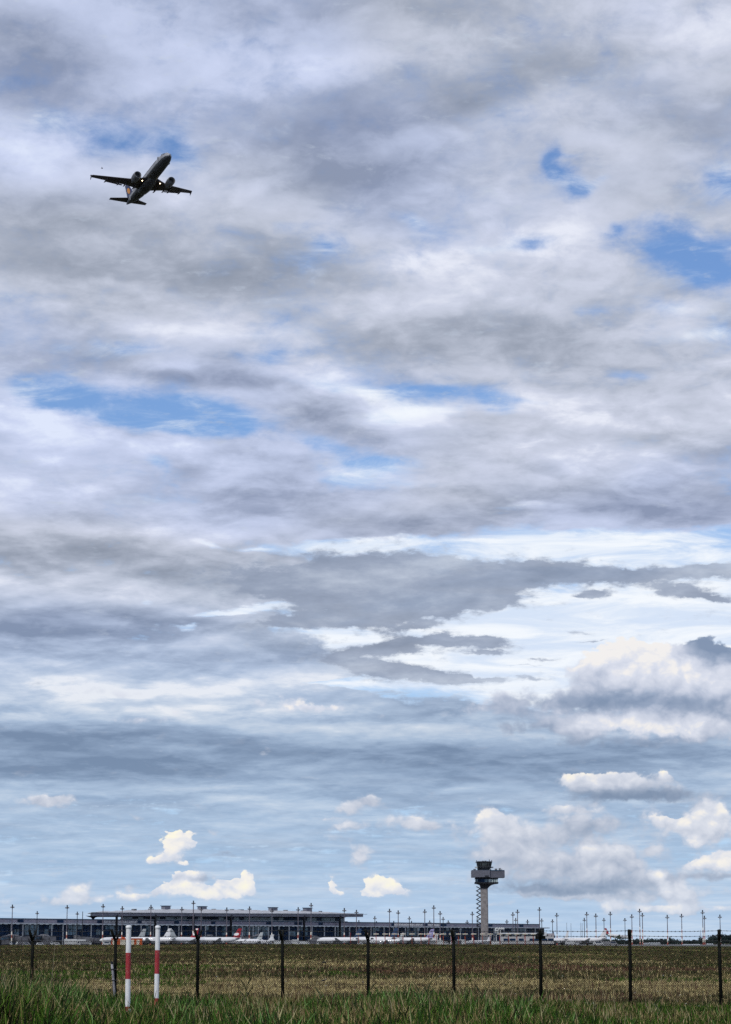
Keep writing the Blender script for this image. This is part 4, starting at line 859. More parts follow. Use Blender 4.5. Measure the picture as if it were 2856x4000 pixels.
for x0, x1 in ((2038, 2048), (1975, 1986), (2012, 2020)): sblock('white_panel', x0, x1, 3654.5, 3660, M_white, .2, .5)
sblock('plinth', 1961, 2164, 3686.5, 3702, M_dark, .1, .5)
# white rounded boarding equipment at the pier wall, left of the service building
eq = thing('white_duct_unit', (sx(1950), 1640, AZ), 'white rounded ducts standing against the dark pier glazing right of the tower', 'duct')
def bz(y): return EYE + (HORIZON - y) / F0 * 1640
def bx_(x): return at(x, 3640, 1640).x
mb = MB(); mb.tube([(bx_(1937), 1640, bz(3648)), (bx_(1936), 1640, bz(3638)), (bx_(1937), 1640, bz(3629)), (bx_(1943), 1640, bz(3627)), (bx_(1948), 1640, bz(3631)), (bx_(1946), 1640, bz(3637)), (bx_(1938), 1640, bz(3637))], .55, 8); mb.tube([(bx_(1939), 1640, bz(3641)), (bx_(1946), 1640, bz(3642)), (bx_(1946), 1640, bz(3648))], .5, 8); mb.build('bent_duct', M_white, eq, smooth=True)
for x in (1949, 1956, 1963):
    mb = MB(); mb.tube([(bx_(x), 1640, bz(3627)), (bx_(x + 7), 1640, bz(3632.5))], .75, 8); mb.build('sloping_duct', M_white, eq, smooth=True)
mb = MB(); mb.tube([(bx_(1955), 1640, bz(3633)), (bx_(1955), 1640, AZ)], .4, 8); mb.tube([(bx_(1939), 1640.6, bz(3645)), (bx_(1939), 1640.6, AZ)], .3, 8); mb.build('stand', M_white, eq)
wt_ = thing('white_lorry', (sx(1936), 1600, AZ), 'long white lorry parked left of the service building', 'truck')
c = at(1936, 3680, 1600)
mb = MB(); mb.box((c.x, 1600, EYE - .1), (5.4, 2.5, 1.0)); mb.build('cargo_top', M_planew, wt_)
mb = MB(); mb.box((c.x, 1600, .6), (5.2, 2.4, 1.5)); mb.build('body', M_lgrey, wt_)
for q in (-1.8, 1.8):
    mb = MB(); mb.tube([(c.x + q, 1598.7, AZ + .45), (c.x + q, 1601.3, AZ + .45)], .45, 10); mb.build('wheel', M_tyre, wt_)

# ------------------------------------------------------------------ localizer aerials: a row of orange masts with white bars
LY_ = 1120.0
xs_l = [1401, 1436, 1470, 1505, 1541, 1575, 1610, 1645, 1676, 1705, 1733, 1765, 1792, 1818, 1851, 1886, 1916, 1953, 1987, 2020, 2052, 2084, 1370]
near_l = ['', 'under the right tip of the hall roof', 'left of the middle forked fence post', 'right of the middle forked fence post', 'left of the white airliner with the dark tail nose', 'over the dark tail of the white airliner', 'below the left end of the second sign', 'below the word AIRPORT of the second sign', 'over the nose of the airliner below the second sign', 'over the wing of the airliner below the second sign', 'under the gap in the second sign', 'at the foot of the tallest mast before the tower', 'third left of the fence post before the tower', 'next left of the fence post before the tower', 'hidden close behind the fence post before the tower', 'second right of the fence post before the tower', 'next left of the tower stair', 'against the left side of the tower foot', 'next right of the tower foot', 'under the white rounded ducts', 'at the left end of the service building', 'second over the service building from the left', 'third over the service building from the left', 'over the middle of the service building']
for i, px in enumerate(sorted(xs_l)):
    b = at(px, 3680, LY_); z0 = gz(b.x, LY_) - .1
    th = thing('localizer_aerial', (b.x, LY_, z0), ('orange mast with white bar, leftmost of the aerial row' if i == 0 else 'orange mast with white bar, rightmost of the aerial row' if i == len(xs_l) - 1 else 'aerial mast with white bar ' + near_l[i]), 'aerial', 'aerial masts in a row before the pier')
    zt = EYE + (HORIZON - 3644) / F0 * LY_; zb = EYE + (HORIZON - 3650) / F0 * LY_
    mb = MB(); mb.tube([(b.x - .2, LY_, z0), (b.x, LY_, zt)], .075, 5); mb.tube([(b.x + .35, LY_ + .6, z0), (b.x, LY_, zb)], .07, 5); mb.tube([(b.x + .1, LY_, z0 + 1.6), (b.x - .4, LY_, zb - .9)], .06, 5); mb.build('mast', mat('faded_mast_orange', (.40, .085, .03), .7, var=.2) if i % 3 else M_redp, th)
    if i > 0:
        mb = MB(); mb.tube([(b.x - 1.25, LY_ - .2, zb), (b.x - 1.15, LY_ - .2, zb), (b.x + 1.1, LY_ - .2, zb), (b.x + 1.2, LY_ - .2, zb)], [.12, .21, .21, .13], 8); mb.build('aerial_bar', M_cream, th, smooth=True)
# ------------------------------------------------------------------ orange and white shelter
OY = 900.0
def oz(y): return EYE + (HORIZON - y) / F0 * OY
def ox(x): return at(x, 3675, OY).x
zb0 = gz(ox(495), OY)
sh = thing('equipment_shelter', (ox(495), OY, zb0), 'long low orange shelter with white squares at the far edge of the field', 'shelter')
mb = MB(); mb.box(((ox(435) + ox(555)) / 2, OY + 1.3, (oz(3667) + zb0) / 2), (ox(555) - ox(435), 2.6, oz(3667) - zb0)); mb.build('wall', M_orange, sh)
mb = MB(); mb.box(((ox(435) + ox(555)) / 2, OY + 1.3, oz(3666.3)), (ox(556) - ox(434), 3.0, .16)); mb.build('roof', M_redp, sh)
for x0, x1 in ((440, 452), (470, 491), (512, 524), (534, 545)):
    mb = MB(); mb.box(((ox(x0) + ox(x1)) / 2, OY - .03, (oz(3671.5) + zb0) / 2), (ox(x1) - ox(x0), .1, oz(3671.5) - zb0)); mb.build('white_panel', M_cream, sh)
mb = MB(); mb.box(((ox(490) + ox(512)) / 2, OY - .03, (oz(3677) + zb0) / 2), (ox(512) - ox(490), .1, oz(3677) - zb0)); mb.build('white_panel', M_cream, sh)
mb = MB(); mb.box(((ox(473) + ox(486)) / 2, OY + 1.2, oz(3663.5)), (ox(486) - ox(473), 1.2, .5)); mb.build('roof_box', M_orange, sh)
# low pale sheds far right
for i, (x0, x1, y0, Y_) in enumerate([(2512, 2536, 3685, 2350), (2538, 2580, 3684, 2350), (2669, 2734, 3690, 2100), (2762, 2785, 3688, 2050)]):
    a, b = at(x0, 3690, Y_), at(x1, 3690, Y_); zt = EYE + (HORIZON - y0) / F0 * Y_
    th = thing('low_shed', ((a.x + b.x) / 2, Y_, -.5), ['short pale shed left of a longer one before the far trees', 'longer pale shed beside a short one before the far trees', 'very long low pale roof between two lone masts at the right', 'small white shed by the pair of masts left of the rightmost fence post'][i], 'shed', 'low sheds before the far trees')
    mb = MB(); mb.box(((a.x + b.x) / 2, Y_ + 4, (zt - .5) / 2 - .25), (b.x - a.x, 8, zt + .2)); mb.build('wall', M_lgrey if i < 2 else M_white, th)
    mb = MB(); mb.hexa([(a.x - .3, Y_ - .4, zt - .2), (b.x + .3, Y_ - .4, zt - .2), (b.x + .3, Y_ + 8.4, zt - .2), (a.x - .3, Y_ + 8.4, zt - .2), (a.x - .3, Y_ + 3.8, zt + .5), (b.x + .3, Y_ + 3.8, zt + .5), (b.x + .3, Y_ + 4.2, zt + .5), (a.x - .3, Y_ + 4.2, zt + .5)]); mb.build('roof', M_lgrey, th)
hw = at(2584, 3680, 2500)
th = thing('dark_kiosk', (hw.x, 2500, -.5), 'small dark square tower sticking up from the far tree line', 'tower')
mb = MB(); mb.box((hw.x, 2500, 2.2), (3.0, 3, 5.6)); mb.build('wall', M_dark, th); mb = MB(); mb.box((hw.x, 2500, 5.2), (3.6, 3.6, .4)); mb.build('roof', M_dark, th)

# ------------------------------------------------------------------ far trees
leafm = mat('hazed_far_foliage', (0.030, 0.050, 0.048), 0.9, var=.25, scale=.25, col2=(0.016, 0.028, 0.030), spec=.1)  # mild blue of distance haze put into the leaf colour
barkm = mat('bark', (0.05, 0.04, 0.03), .9)
def leaf_cloud(cx, cy, z0, rx, ry, h, n, size, seed, trunk=.2):
    r = np.random.default_rng(seed)
    d = r.normal(size=(n, 3)); d /= np.linalg.norm(d, axis=1)[:, None]; rad = r.uniform(.45, 1.0, n) ** .6
    lobes = r.uniform(-.55, .55, (7, 3)); li = r.integers(0, 7, n)
    p = d * rad[:, None] * .62 + lobes[li] * np.array([1, 1, .8])
    p = p * np.array([rx, ry, h * .5 * (1 - trunk)]) + np.array([cx, cy, z0 + h * (trunk + (1 - trunk) * .5)])
    a = r.normal(size=(n, 3)); a /= np.linalg.norm(a, axis=1)[:, None]; b = np.cross(a, r.normal(size=(n, 3))); b /= np.linalg.norm(b, axis=1)[:, None]
    s = r.uniform(.6, 1.3, (n, 1)) * size
    V = np.stack([p - a * s, p - b * s * .6, p + a * s, p + b * s * .6], 1).reshape(-1, 3)
    return V, np.arange(4 * n).reshape(n, 4)
def add_cloud(name, Vs, mt, parent=None, off=(0, 0, 0)):
    V = np.concatenate(Vs) - np.array(off); n = len(V) // 4
    me = bpy.data.meshes.new(name); me.vertices.add(len(V)); me.vertices.foreach_set('co', V.ravel())
    me.loops.add(4 * n); me.loops.foreach_set('vertex_index', np.arange(4 * n)); me.polygons.add(n); me.polygons.foreach_set('loop_start', np.arange(n) * 4); me.polygons.foreach_set('loop_total', np.full(n, 4))
    me.materials.append(mt); me.update(calc_edges=True)
    o = link(bpy.data.objects.new(name, me)); o.parent = parent; return o
trees = [(2205, 3664, 16, 2600), (2232, 3668, 12, 2650), (2350, 3663, 30, 2500), (2368, 3670, 20, 2520), (2408, 3673, 16, 2500), (2432, 3674, 18, 2500), (2497, 3671, 20, 2600), (2530, 3669, 16, 2600), (2550, 3670, 20, 2600), (2570, 3671, 18, 2600),
 (2619, 3664, 8, 2600), (2628, 3671, 18, 2600), (2668, 3673, 14, 2600), (2714, 3671, 14, 2600), (2736, 3667, 18, 2600), (2774, 3667, 14, 2600), (2792, 3660, 18, 2300), (2815, 3657, 26, 2300), (2842, 3657, 26, 2300), (2866, 3657, 24, 2300), (2893, 3659, 24, 2300)]
tl = ['rounded tree behind the blue aircraft fin', 'low bushy tree right of the blue aircraft fin', 'large domed tree left of the landing airliner', 'tree at the right foot of the large domed one', 'tree below the wing of the landing airliner', 'tree below the nose of the landing airliner',
 'tree just right of the second fence post from the right', 'tree above the short pale shed', 'tree above the longer pale shed', 'tree next left of the dark square tower', 'slim pointed tree right of the dark square tower', 'broad tree right of the slim pointed one', 'tree behind the lone mast at the right', 'tree above the very long pale roof',
 'tree under the low slim pole', 'tree by the pair of masts left of the rightmost fence post', 'leftmost tall tree of the dark wood at the right edge', 'tall tree of the dark wood just left of the rightmost post', 'tall tree of the dark wood just right of the rightmost post', 'tall tree at the right edge of the picture', 'tree beyond the right edge of the picture']
for i, (px, yt, w, Y_) in enumerate(trees):
    b = at(px, 3680, Y_); h_ = EYE + (HORIZON - yt) / F0 * Y_ + .5; r_ = w / F0 * Y_ * .62
    th = thing('broadleaf_tree' if i != 10 else 'poplar_tree', (b.x, Y_, -.5), tl[i], 'tree', 'far trees along the skyline')
    Vc, _ = leaf_cloud(b.x, Y_, -.5, r_, r_ * .8, h_ * 1.3, 420, max(.45, r_ * .16), 100 + i, .12)
    add_cloud('crown', [Vc], leafm, th, th.location)
    mb = MB(); mb.tube([(b.x, Y_, -.5), (b.x + .1, Y_, h_ * .35), (b.x, Y_, h_ * .7)], [.35, .25, .1], 6); mb.build('trunk', barkm, th)
Vs = []
for k in range(260):
    px = rng.uniform(2150, 3150); Y_ = rng.uniform(2380, 2900)
    if px > 2775: Y_ = rng.uniform(2320, 2500)
    b = at(px, 3680, Y_); yt = rng.uniform(3674, 3679) if px < 2775 else rng.uniform(3659, 3668)
    h_ = EYE + (HORIZON - yt) / F0 * Y_ + .5
    Vc, _ = leaf_cloud(b.x, Y_, -.5, 4.5, 3.5, h_ * 1.45, 90, .8, 1000 + k, .0); Vs.append(Vc)
tag(add_cloud('distant_wood', Vs, leafm), 'dark low belt of wood along the horizon at the right', 'wood', kind='stuff')

# ------------------------------------------------------------------ perimeter fence
M_post = mat('fence_post_paint', (0.0035, 0.0045, 0.0035), 0.8, var=.3, scale=6, col2=(0.007, 0.008, 0.006), spec=.15)
M_wire = mat('fence_wire', (0.008, 0.008, 0.007), 0.75, var=.3, scale=8)
M_barb = mat('barbed_wire_steel', (0.030, 0.032, 0.036), 0.7, var=.2, scale=8)
def fence_pt(px):
    Yf = np.interp(px, [-400, 125, 2813, 3500], [74.0, 73.0, 68.4, 67.3]); a, _ = ray(px, 3800); return Vector((a * Yf, Yf, 0))
posts = [(-205, (-10, 12)), (125, (-11, 9)), (450, (-15, 17)), (772, (-11, 12)), (1103, (-11, 2)), (1438, (-11, 6)), (1773, (-9, 2)), (2113, (-5, 8)), (2463, (-6, 6)), (2813, (-1, 1)), (3165, (-4, 4))]
fp = [fence_pt(p[0]) for p in posts]
fence = thing('perimeter_fence', (fp[4].x, fp[4].y, 0), 'dark chain link fence on black forked posts topped with barbed wire', 'fence')
arm_tips = []
for (px, (al, ar)), P_ in zip(posts, fp):
    k = P_.y / F0; zg = gz(P_.x, P_.y) - .1; zj = EYE + (HORIZON - 3670) * k; zt_l = EYE + (HORIZON - 3634.5) * k
    lean = random.uniform(-.02, .02)
    mb = MB(); mb.tube([(P_.x + lean, P_.y, zg), (P_.x, P_.y, zj - .55), (P_.x + random.uniform(-.008, .008), P_.y, zj)], [.049, .047, .046], 8); po = mb.build('post', M_post, fence, smooth=True)
    for q, rr, sg in ((al, .043, -1), (ar, .034, 1)):
        tip = Vector((P_.x + q * k, P_.y + sg * .18, zt_l)); mb = MB(); mb.tube([(P_.x, P_.y, zj - .05), Vector((P_.x, P_.y, zj)).lerp(tip, .5) + Vector((q * k * .12, 0, 0)), tip], [rr, rr, rr * .95], 7); mb.build('arm', M_post, po, root=fence, smooth=True)
    if px == 2113:
        mb = MB(); mb.box((P_.x, P_.y, zj + .05), (.28, .12, .09)); mb.box((P_.x, P_.y, zj + .15), (.2, .1, .05)); mb.build('wire_clamp', M_post, po, root=fence)
# chain link: one net per bay
for a, b in zip(fp[:-1], fp[1:]):
    L = (b - a).length; u = (b - a) / L; z0, z1 = gz(a.x, a.y) + .02, EYE + (HORIZON - 3676) / F0 * a.y; H_ = z1 - z0; s_ = .066
    V, F = [], []
    def wire(p, q, r=.0047):
        k = len(V); d = (q - p).normalized(); nn = Vector((u.y, -u.x, 0)); w = d.cross(nn)
        for c in (p, q):
            for t in range(3):
                an = t * 2.094; V.append(tuple(c + (nn * math.cos(an) + w * math.sin(an)) * r))
        for t in range(3): F.append((k + t, k + (t + 1) % 3, k + 3 + (t + 1) % 3, k + 3 + t))
    n_ = int((L + H_) / s_) + 1
    for i in range(n_):
        c = i * s_
        x0, x1 = max(0, c - H_), min(L, c)          # rising to the right
        if x1 > x0:
            wire(a + u * x0 + Vector((0, 0, z0 + (c - x0))), a + u * x1 + Vector((0, 0, z0 + (c - x1))))
            wire(a + u * (L - x0) + Vector((0, 0, z0 + (c - x0))), a + u * (L - x1) + Vector((0, 0, z0 + (c - x1))))
    V = [tuple(Vector(v) - fence.location) for v in V]
    o = link(bpy.data.objects.new('chain_link_net', mesh_from('chain_link_net', V, F, M_wire))); o.parent = fence; o['kind'] = 'stuff'
    for z in (z0 + .05, z0 + H_ * .36, z0 + H_ * .68, z1):
        mb = MB(); mb.tube([a + Vector((0, 0, z)), (a + b) / 2 + Vector((0, 0, z - .006)), b + Vector((0, 0, z))], .0035, 4); mb.build('line_wire', M_wire, fence)
for row in (3637, 3656, 3674):
    mb = MB()
    for (px, (al, ar)), (px2, (al2, ar2)), a, b in zip(posts[:-1], posts[1:], fp[:-1], fp[1:]):
        za, zb = EYE + (HORIZON - row) / F0 * a.y, EYE + (HORIZON - row) / F0 * b.y
        f = (3670 - row) / 36.0; f = max(f, 0)
        pa, pb = Vector((a.x + al * f * a.y / F0, a.y - .18 * f, za)), Vector((b.x + al2 * f * b.y / F0, b.y - .18 * f, zb))
        if row == 3674: pa.y -= .05; pb.y -= .05
        pts = [pa.lerp(pb, t) - Vector((0, 0, .022 * 4 * t * (1 - t))) for t in np.linspace(0, 1, 7)]
        mb.tube(pts, .0055, 4, cap=False)
        L = (pb - pa).length
        for k in range(int(L / .125)):
            t = (k + .5 + random.uniform(-.15, .15)) * .125 / L; c = pa.lerp(pb, min(t, 1)) - Vector((0, 0, .022 * 4 * t * (1 - t)))
            for q in range(2):
                d = Vector((random.uniform(-.6, .6), random.uniform(-1, 1), random.uniform(-1, 1))).normalized() * .024; mb.tube([c - d, c + d], .0042, 3, cap=False)
            mb.tube([c - Vector((.016, 0, 0)), c + Vector((.016, 0, 0))], .009, 4)
    mb.build('barbed_wire', M_barb, fence)

# ------------------------------------------------------------------ striped marker posts
def stripe_mat(name, red, stains):
    m = bpy.data.materials.new(name); m.use_nodes = True; t = m.node_tree; h = G(t); b = t.nodes['Principled BSDF']; tc_ = t.nodes.new('ShaderNodeTexCoord').outputs['Object']
    base = (.33, .022, .030, 1) if red else (.74, .76, .78, 1)
    n = h.noise(h.v('MULTIPLY', tc_, (1, 1, .35)), 9, 6, .65)
    c = h.mix(h.step(n, .52, .78, 0, .45), base, (.20, .19, .16, 1) if not red else (.16, .03, .03, 1))
    n2_ = h.noise(tc_, 30, 3); c = h.mix(h.step(n2_, .62, .70, 0, .5), c, (.30, .29, .26, 1))
    if stains: c = h.mix(h.step(h.noise(h.v('MULTIPLY', tc_, (20, 20, 2.5)), 1, 3), .6, .75, 0, .4), c, (.22, .20, .15, 1))
    t.links.new(c, b.inputs['Base Color']); b.inputs['Roughness'].default_value = .55
    bn = t.nodes.new('ShaderNodeBump'); bn.inputs['Strength'].default_value = .3; bn.inputs['Distance'].default_value = .01; t.links.new(n, bn.inputs['Height']); t.links.new(bn.outputs[0], b.inputs['Normal']); return m
M_sw, M_sr = stripe_mat('white_band_paint', False, True), stripe_mat('red_band_paint', True, False)
def marker(px_top, px_bot, Y_, rows, label):
    "rows: photo rows where the paint changes, from the top"
    xt = at(px_top, rows[0], Y_); xb = at(px_bot, rows[-1], Y_)
    def P_(row): return Vector((np.interp(row, [rows[0], rows[-1]], [xt.x, xb.x]), Y_, EYE + ray(1428, row)[1] * Y_))
    root = P_(rows[-1]); th = thing('marker_post', (root.x, Y_, gz(root.x, Y_)), label, 'marker post', 'striped marker posts in the verge')
    r = .0545
    for i in range(len(rows) - 1):
        a, b = P_(rows[i]), P_(rows[i + 1])
        if i == 0: a = P_(rows[0] + 14)
        if i == len(rows) - 2: b.z = gz(b.x, Y_) - .2
        n_ = 6; pts = [b.lerp(a, t / n_) for t in range(n_ + 1)]
        mb = MB(); mb.tube(pts, r, 18, cap=False); mb.build('white_band' if i % 2 == 0 else 'red_band', M_sw if i % 2 == 0 else M_sr, th, smooth=True)
    a, b = P_(rows[0] + 14), P_(rows[0])
    mb = MB(); mb.tube([a + Vector((0, 0, .0)), a + Vector((0, 0, .004)), a.lerp(b, .75), b - Vector((0, 0, .006)), b], [r, r + .007, r + .009, r * .8, r * .3], 18); mb.build('cap', M_sw, th, smooth=True)
    return th
marker(503, 497.5, 52.5, [3614, 3721.5, 3824.5, 3932, 4035], 'nearer left marker post with white top, red band and torn white lower band')
marker(617, 609.5, 57.0, [3615, 3711.5, 3804, 3899, 3992], 'farther right marker post with white top, standing under the thin terminal mast')
# torn sleeve at the foot of the left post
Pm = at(497.5, 3940, 52.45)
V, F = [], []
for k in range(9):
    a = random.uniform(0, 2 * math.pi); r0 = .058; z_ = Pm.z - random.uniform(.0, .12); w = random.uniform(.02, .05); l_ = random.uniform(.12, .3)
    p0 = Vector((Pm.x + math.cos(a) * r0, Pm.y + math.sin(a) * r0, z_)); tdir = Vector((-math.sin(a), math.cos(a), 0)); out_ = Vector((math.cos(a), math.sin(a), 0))
    kk = len(V); V += [tuple(p0 - tdir * w), tuple(p0 + tdir * w), tuple(p0 + tdir * w * .3 + out_ * .06 - Vector((0, 0, l_))), tuple(p0 - tdir * w * .5 + out_ * .09 - Vector((0, 0, l_ * .8)))]; F.append((kk, kk + 1, kk + 2, kk + 3))
lm = bpy.data.objects['marker_post']; o = link(bpy.data.objects.new('torn_sleeve', mesh_from('torn_sleeve', [tuple(Vector(v) - lm.location) for v in V], F, M_sw))); o.parent = lm
sol = o.modifiers.new('thickness', 'SOLIDIFY'); sol.thickness = .004
# grey pipe strapped to the fence post
Yp = fp[2].y - .16
def PW(x, y): return at(x, y, Yp)
pipe = thing('leaning_pipe', tuple(PW(450, 3930)), 'short grey pipe with black cap strapped leaning against a fence post', 'pipe')
M_pvc = mat('grey_plastic', (.30, .30, .33), .6, var=.25, scale=9, col2=(.17, .17, .19))
mb = MB(); mb.tube([PW(437.5, 3764), PW(441, 3800), PW(446, 3860), PW(450, 3930)], .037, 12); mb.build('tube', M_pvc, pipe, smooth=True)
mb = MB(); mb.tube([PW(436.8, 3756), PW(437.6, 3765)], .046, 12); mb.build('end_cap', M_dark, pipe)
for x, y in ((439.5, 3786), (444, 3829)):
    c = PW(x, y); mb = MB(); mb.box((c.x + .03, c.y + .06, c.z), (.17, .22, .022)); mb.build('strap', M_dark, pipe)

# ------------------------------------------------------------------ grasses
def grass_material(name, rough=.8, trans=.25):
    m = bpy.data.materials.new(name); m.use_nodes = True; t = m.node_tree; b = t.nodes['Principled BSDF']
    a = t.nodes.new('ShaderNodeAttribute'); a.attribute_name = 'tint'
    t.links.new(a.outputs['Color'], b.inputs['Base Color']); b.inputs['Roughness'].default_value = rough; b.inputs['Specular IOR Level'].default_value = .15
    return m
M_blade = grass_material('grass_blades')
def vn(x, y, s, seed):
    "smooth value noise on arrays"
    x = np.asarray(x) * s + seed * 17.31; y = np.asarray(y) * s + seed * 7.77
    xi, yi = np.floor(x).astype(int), np.floor(y).astype(int); fx, fy = x - xi, y - yi; fx = fx * fx * (3 - 2 * fx); fy = fy * fy * (3 - 2 * fy)
    def hsh(a, b): q = np.sin(a * 127.1 + b * 311.7 + seed * 74.7) * 43758.5453; return q - np.floor(q)
    return (hsh(xi, yi) * (1 - fx) + hsh(xi + 1, yi) * fx) * (1 - fy) + (hsh(xi, yi + 1) * (1 - fx) + hsh(xi + 1, yi + 1) * fx) * fy
def fb(x, y, s, seed, n=3): 
    v = 0; w = 0
    for i in range(n): v = v + vn(x, y, s * 2 ** i, seed + i) * .5 ** i; w += .5 ** i
    return v / w
def blades(name, x, y, h, w, lean, col, label, cat):
    "bent tapering blades: 5 points, 3 faces each"
    n = len(x); z = ground_z(x, y)
    an = rng.uniform(0, 2 * np.pi, n); fa = rng.uniform(-.6, .6, n)
    dx_, dy_ = np.cos(an) * lean * h, np.sin(an) * lean * h
    wx, wy = np.cos(fa) * w / 2, np.sin(fa) * w / 2
    P0 = np.stack([x - wx, y - wy, z - .02], 1); P1 = np.stack([x + wx, y + wy, z - .02], 1)
    m_ = .55
    P2 = np.stack([x + wx * .8 + dx_ * .35, y + wy * .8 + dy_ * .35, z + h * m_], 1); P3 = np.stack([x - wx * .8 + dx_ * .35, y - wy * .8 + dy_ * .35, z + h * m_], 1)
    P4 = np.stack([x + dx_, y + dy_, z + h * (1 - .25 * lean)], 1)
    V = np.stack([P0, P1, P2, P3, P4], 1).reshape(-1, 3)
    k = np.arange(n)[:, None] * 5
    quad = (k + np.array([0, 1, 2, 3])).ravel(); tri = (k + np.array([3, 2, 4])).ravel()
    me = bpy.data.meshes.new(name); me.vertices.add(5 * n); me.vertices.foreach_set('co', V.ravel())
    me.loops.add(7 * n); me.loops.foreach_set('vertex_index', np.concatenate([quad, tri]))
    me.polygons.add(2 * n); me.polygons.foreach_set('loop_start', np.concatenate([np.arange(n) * 4, 4 * n + np.arange(n) * 3])); me.polygons.foreach_set('loop_total', np.concatenate([np.full(n, 4), np.full(n, 3)]))
    me.materials.append(M_blade)
    at_ = me.color_attributes.new('tint', 'FLOAT_COLOR', 'POINT')
    c = np.repeat(np.concatenate([col, np.ones((n, 1))], 1)[:, None, :], 5, 1)
    c[:, 0:2, :3] *= 1.0
    at_.data.foreach_set('color', c.reshape(-1))
    me.update(calc_edges=True)
    o = link(bpy.data.objects.new(name, me)); tag(o, label, cat, kind='stuff'); return o
def pal(n, cols, p): return np.array(cols)[rng.choice(len(cols), n, p=p)]
STRAW, TAN, BROWN, OLIVE, GREEN, DARK = (.43, .355, .17), (.25, .20, .085), (.090, .050, .028), (.062, .070, .018), (.054, .110, .008), (.009, .017, .004)
def field_tint(x, y):
    "straw, brown and green patches drawn out across the view"
    n = len(x)
    pxc = x / y * F0 + W0 / 2; row = HORIZON + EYE / y * F0 + 14 * (fb(x, np.log(y) * 5, .12, 44) - .5)
    a = fb(x * .10, np.log(y) * 7.0, 1.0, 3); b = fb(x * .12, np.log(y) * 8.0, 1.0, 8); g_ = fb(x * .16, np.log(y) * 8.5, 1.0, 14)
    def sp(cx, cy, rx, ry, w): return w * np.exp(-((pxc - cx) / rx) ** 2 - ((row - cy) / ry) ** 2)
    dry = sp(2000, 3850, 1300, 22, .9) + sp(950, 3862, 600, 26, .9) + sp(1250, 3770, 260, 10, .8) + sp(700, 3765, 300, 8, .5) + sp(900, 3735, 260, 8, .5) + sp(2500, 3735, 330, 6, .7) + sp(2300, 3765, 500, 7, .5) + sp(2700, 3870, 300, 40, .7) + sp(1600, 3735, 300, 7, .35) + sp(2100, 3835, 800, 9, .5)
    bro = sp(1750, 3790, 420, 22, .9) + sp(2500, 3790, 500, 18, .7) + sp(900, 3900, 900, 14, .7) + sp(2300, 3905, 700, 12, .6) + sp(1000, 3800, 350, 10, .5) + sp(250, 3745, 500, 14, .7) + sp(1500, 3750, 500, 12, .5)
    gre = sp(200, 3800, 420, 30, 1.0) + sp(620, 3800, 110, 22, 1.1) + sp(900, 3780, 320, 9, .8) + sp(1880, 3815, 130, 10, .8) + sp(2360, 3832, 260, 8, .8) + sp(2380, 3776, 50, 10, .8) + sp(700, 3850, 200, 12, .3) + sp(1350, 3815, 160, 7, .6)
    dry = np.clip(dry * 1.3 - .12 + (a - .50) * 1.8, 0, 1)[:, None]; bro = np.clip(bro * 1.3 - .08 + (b - .58) * 2.0, 0, 1)[:, None]; gre = np.clip(gre + (g_ - .60) * 2.5, 0, 1)[:, None]
    def sel(sc, sd, mix=.45): q = fb(x * sc, np.log(y) * 95 * sc * .35, 1.0, sd, 2); return np.clip(.5 + (q - .5) * 2.2, 0, 1)[:, None] * (1 - mix) + rng.random((n, 1)) * mix
    c0 = np.where(sel(2.2, 201) < .6, np.array(OLIVE) * .75, np.array(TAN) * .5)
    c1 = np.where(sel(2.6, 202) < .6, np.array(STRAW), np.array(TAN))
    c = np.where(sel(2.4, 203) < dry, c1, c0)
    c = np.where(sel(2.0, 204) < bro * .75, np.array(BROWN) * rng.uniform(.8, 1.7, (n, 1)), c)
    c = np.where(sel(1.8, 205) < gre * .95, np.array(GREEN) * rng.uniform(.6, 1.2, (n, 1)), c)
    far = np.clip((3768 - row) / 30, 0, 1)[:, None]
    fc = np.where(rng.random((n, 1)) < .6, np.array((.055, .060, .018)), np.array((.080, .056, .028)))
    st = fb(x * .05, np.log(y) * 6.0, 1.0, 22)[:, None]; fc = fc * (1 + 1.2 * np.clip((st - .52) / .1, 0, 1)) * (1 + 1.8 * np.clip(dry - .35, 0, 1))
    c = np.where(rng.random((n, 1)) < far * .85, fc, c)
    hi = np.clip((3697 - row) / 8, 0, 1)[:, None] * np.clip((1100 - pxc) / 500, 0, 1)[:, None]
    c = c * (1 - hi) + np.array((.075, .10, .035)) * hi
    return c * (.55 + .9 * fb(x * 1.3, np.log(y) * 40, 1.0, 210, 3)[:, None]) * rng.uniform(.90, 1.12, (n, 1))
# meadow beyond the fence, density following the perspective
n = 330000
iy = rng.uniform(1 / 900.0, 1 / 74.5, n); y = 1 / iy; px = rng.uniform(-500, 3350, n); x = (px - W0 / 2) / F0 * y
clump = fb(x, y, .9, 31)
h_ = rng.uniform(.08, .24, n) * (.5 + 1.0 * clump) * np.interp(y, [74, 200, 900], [.95, 1.1, 1.5])
w = rng.uniform(.7, 2.4, n) * y / F0 * 3.7 * np.interp(y, [74, 140, 900], [.85, .9, 1.0])
blades('meadow_grass', x, y, h_, w, rng.uniform(.2, .95, n), field_tint(x, y), 'tall dry straw and green meadow grass beyond the fence', 'grass')
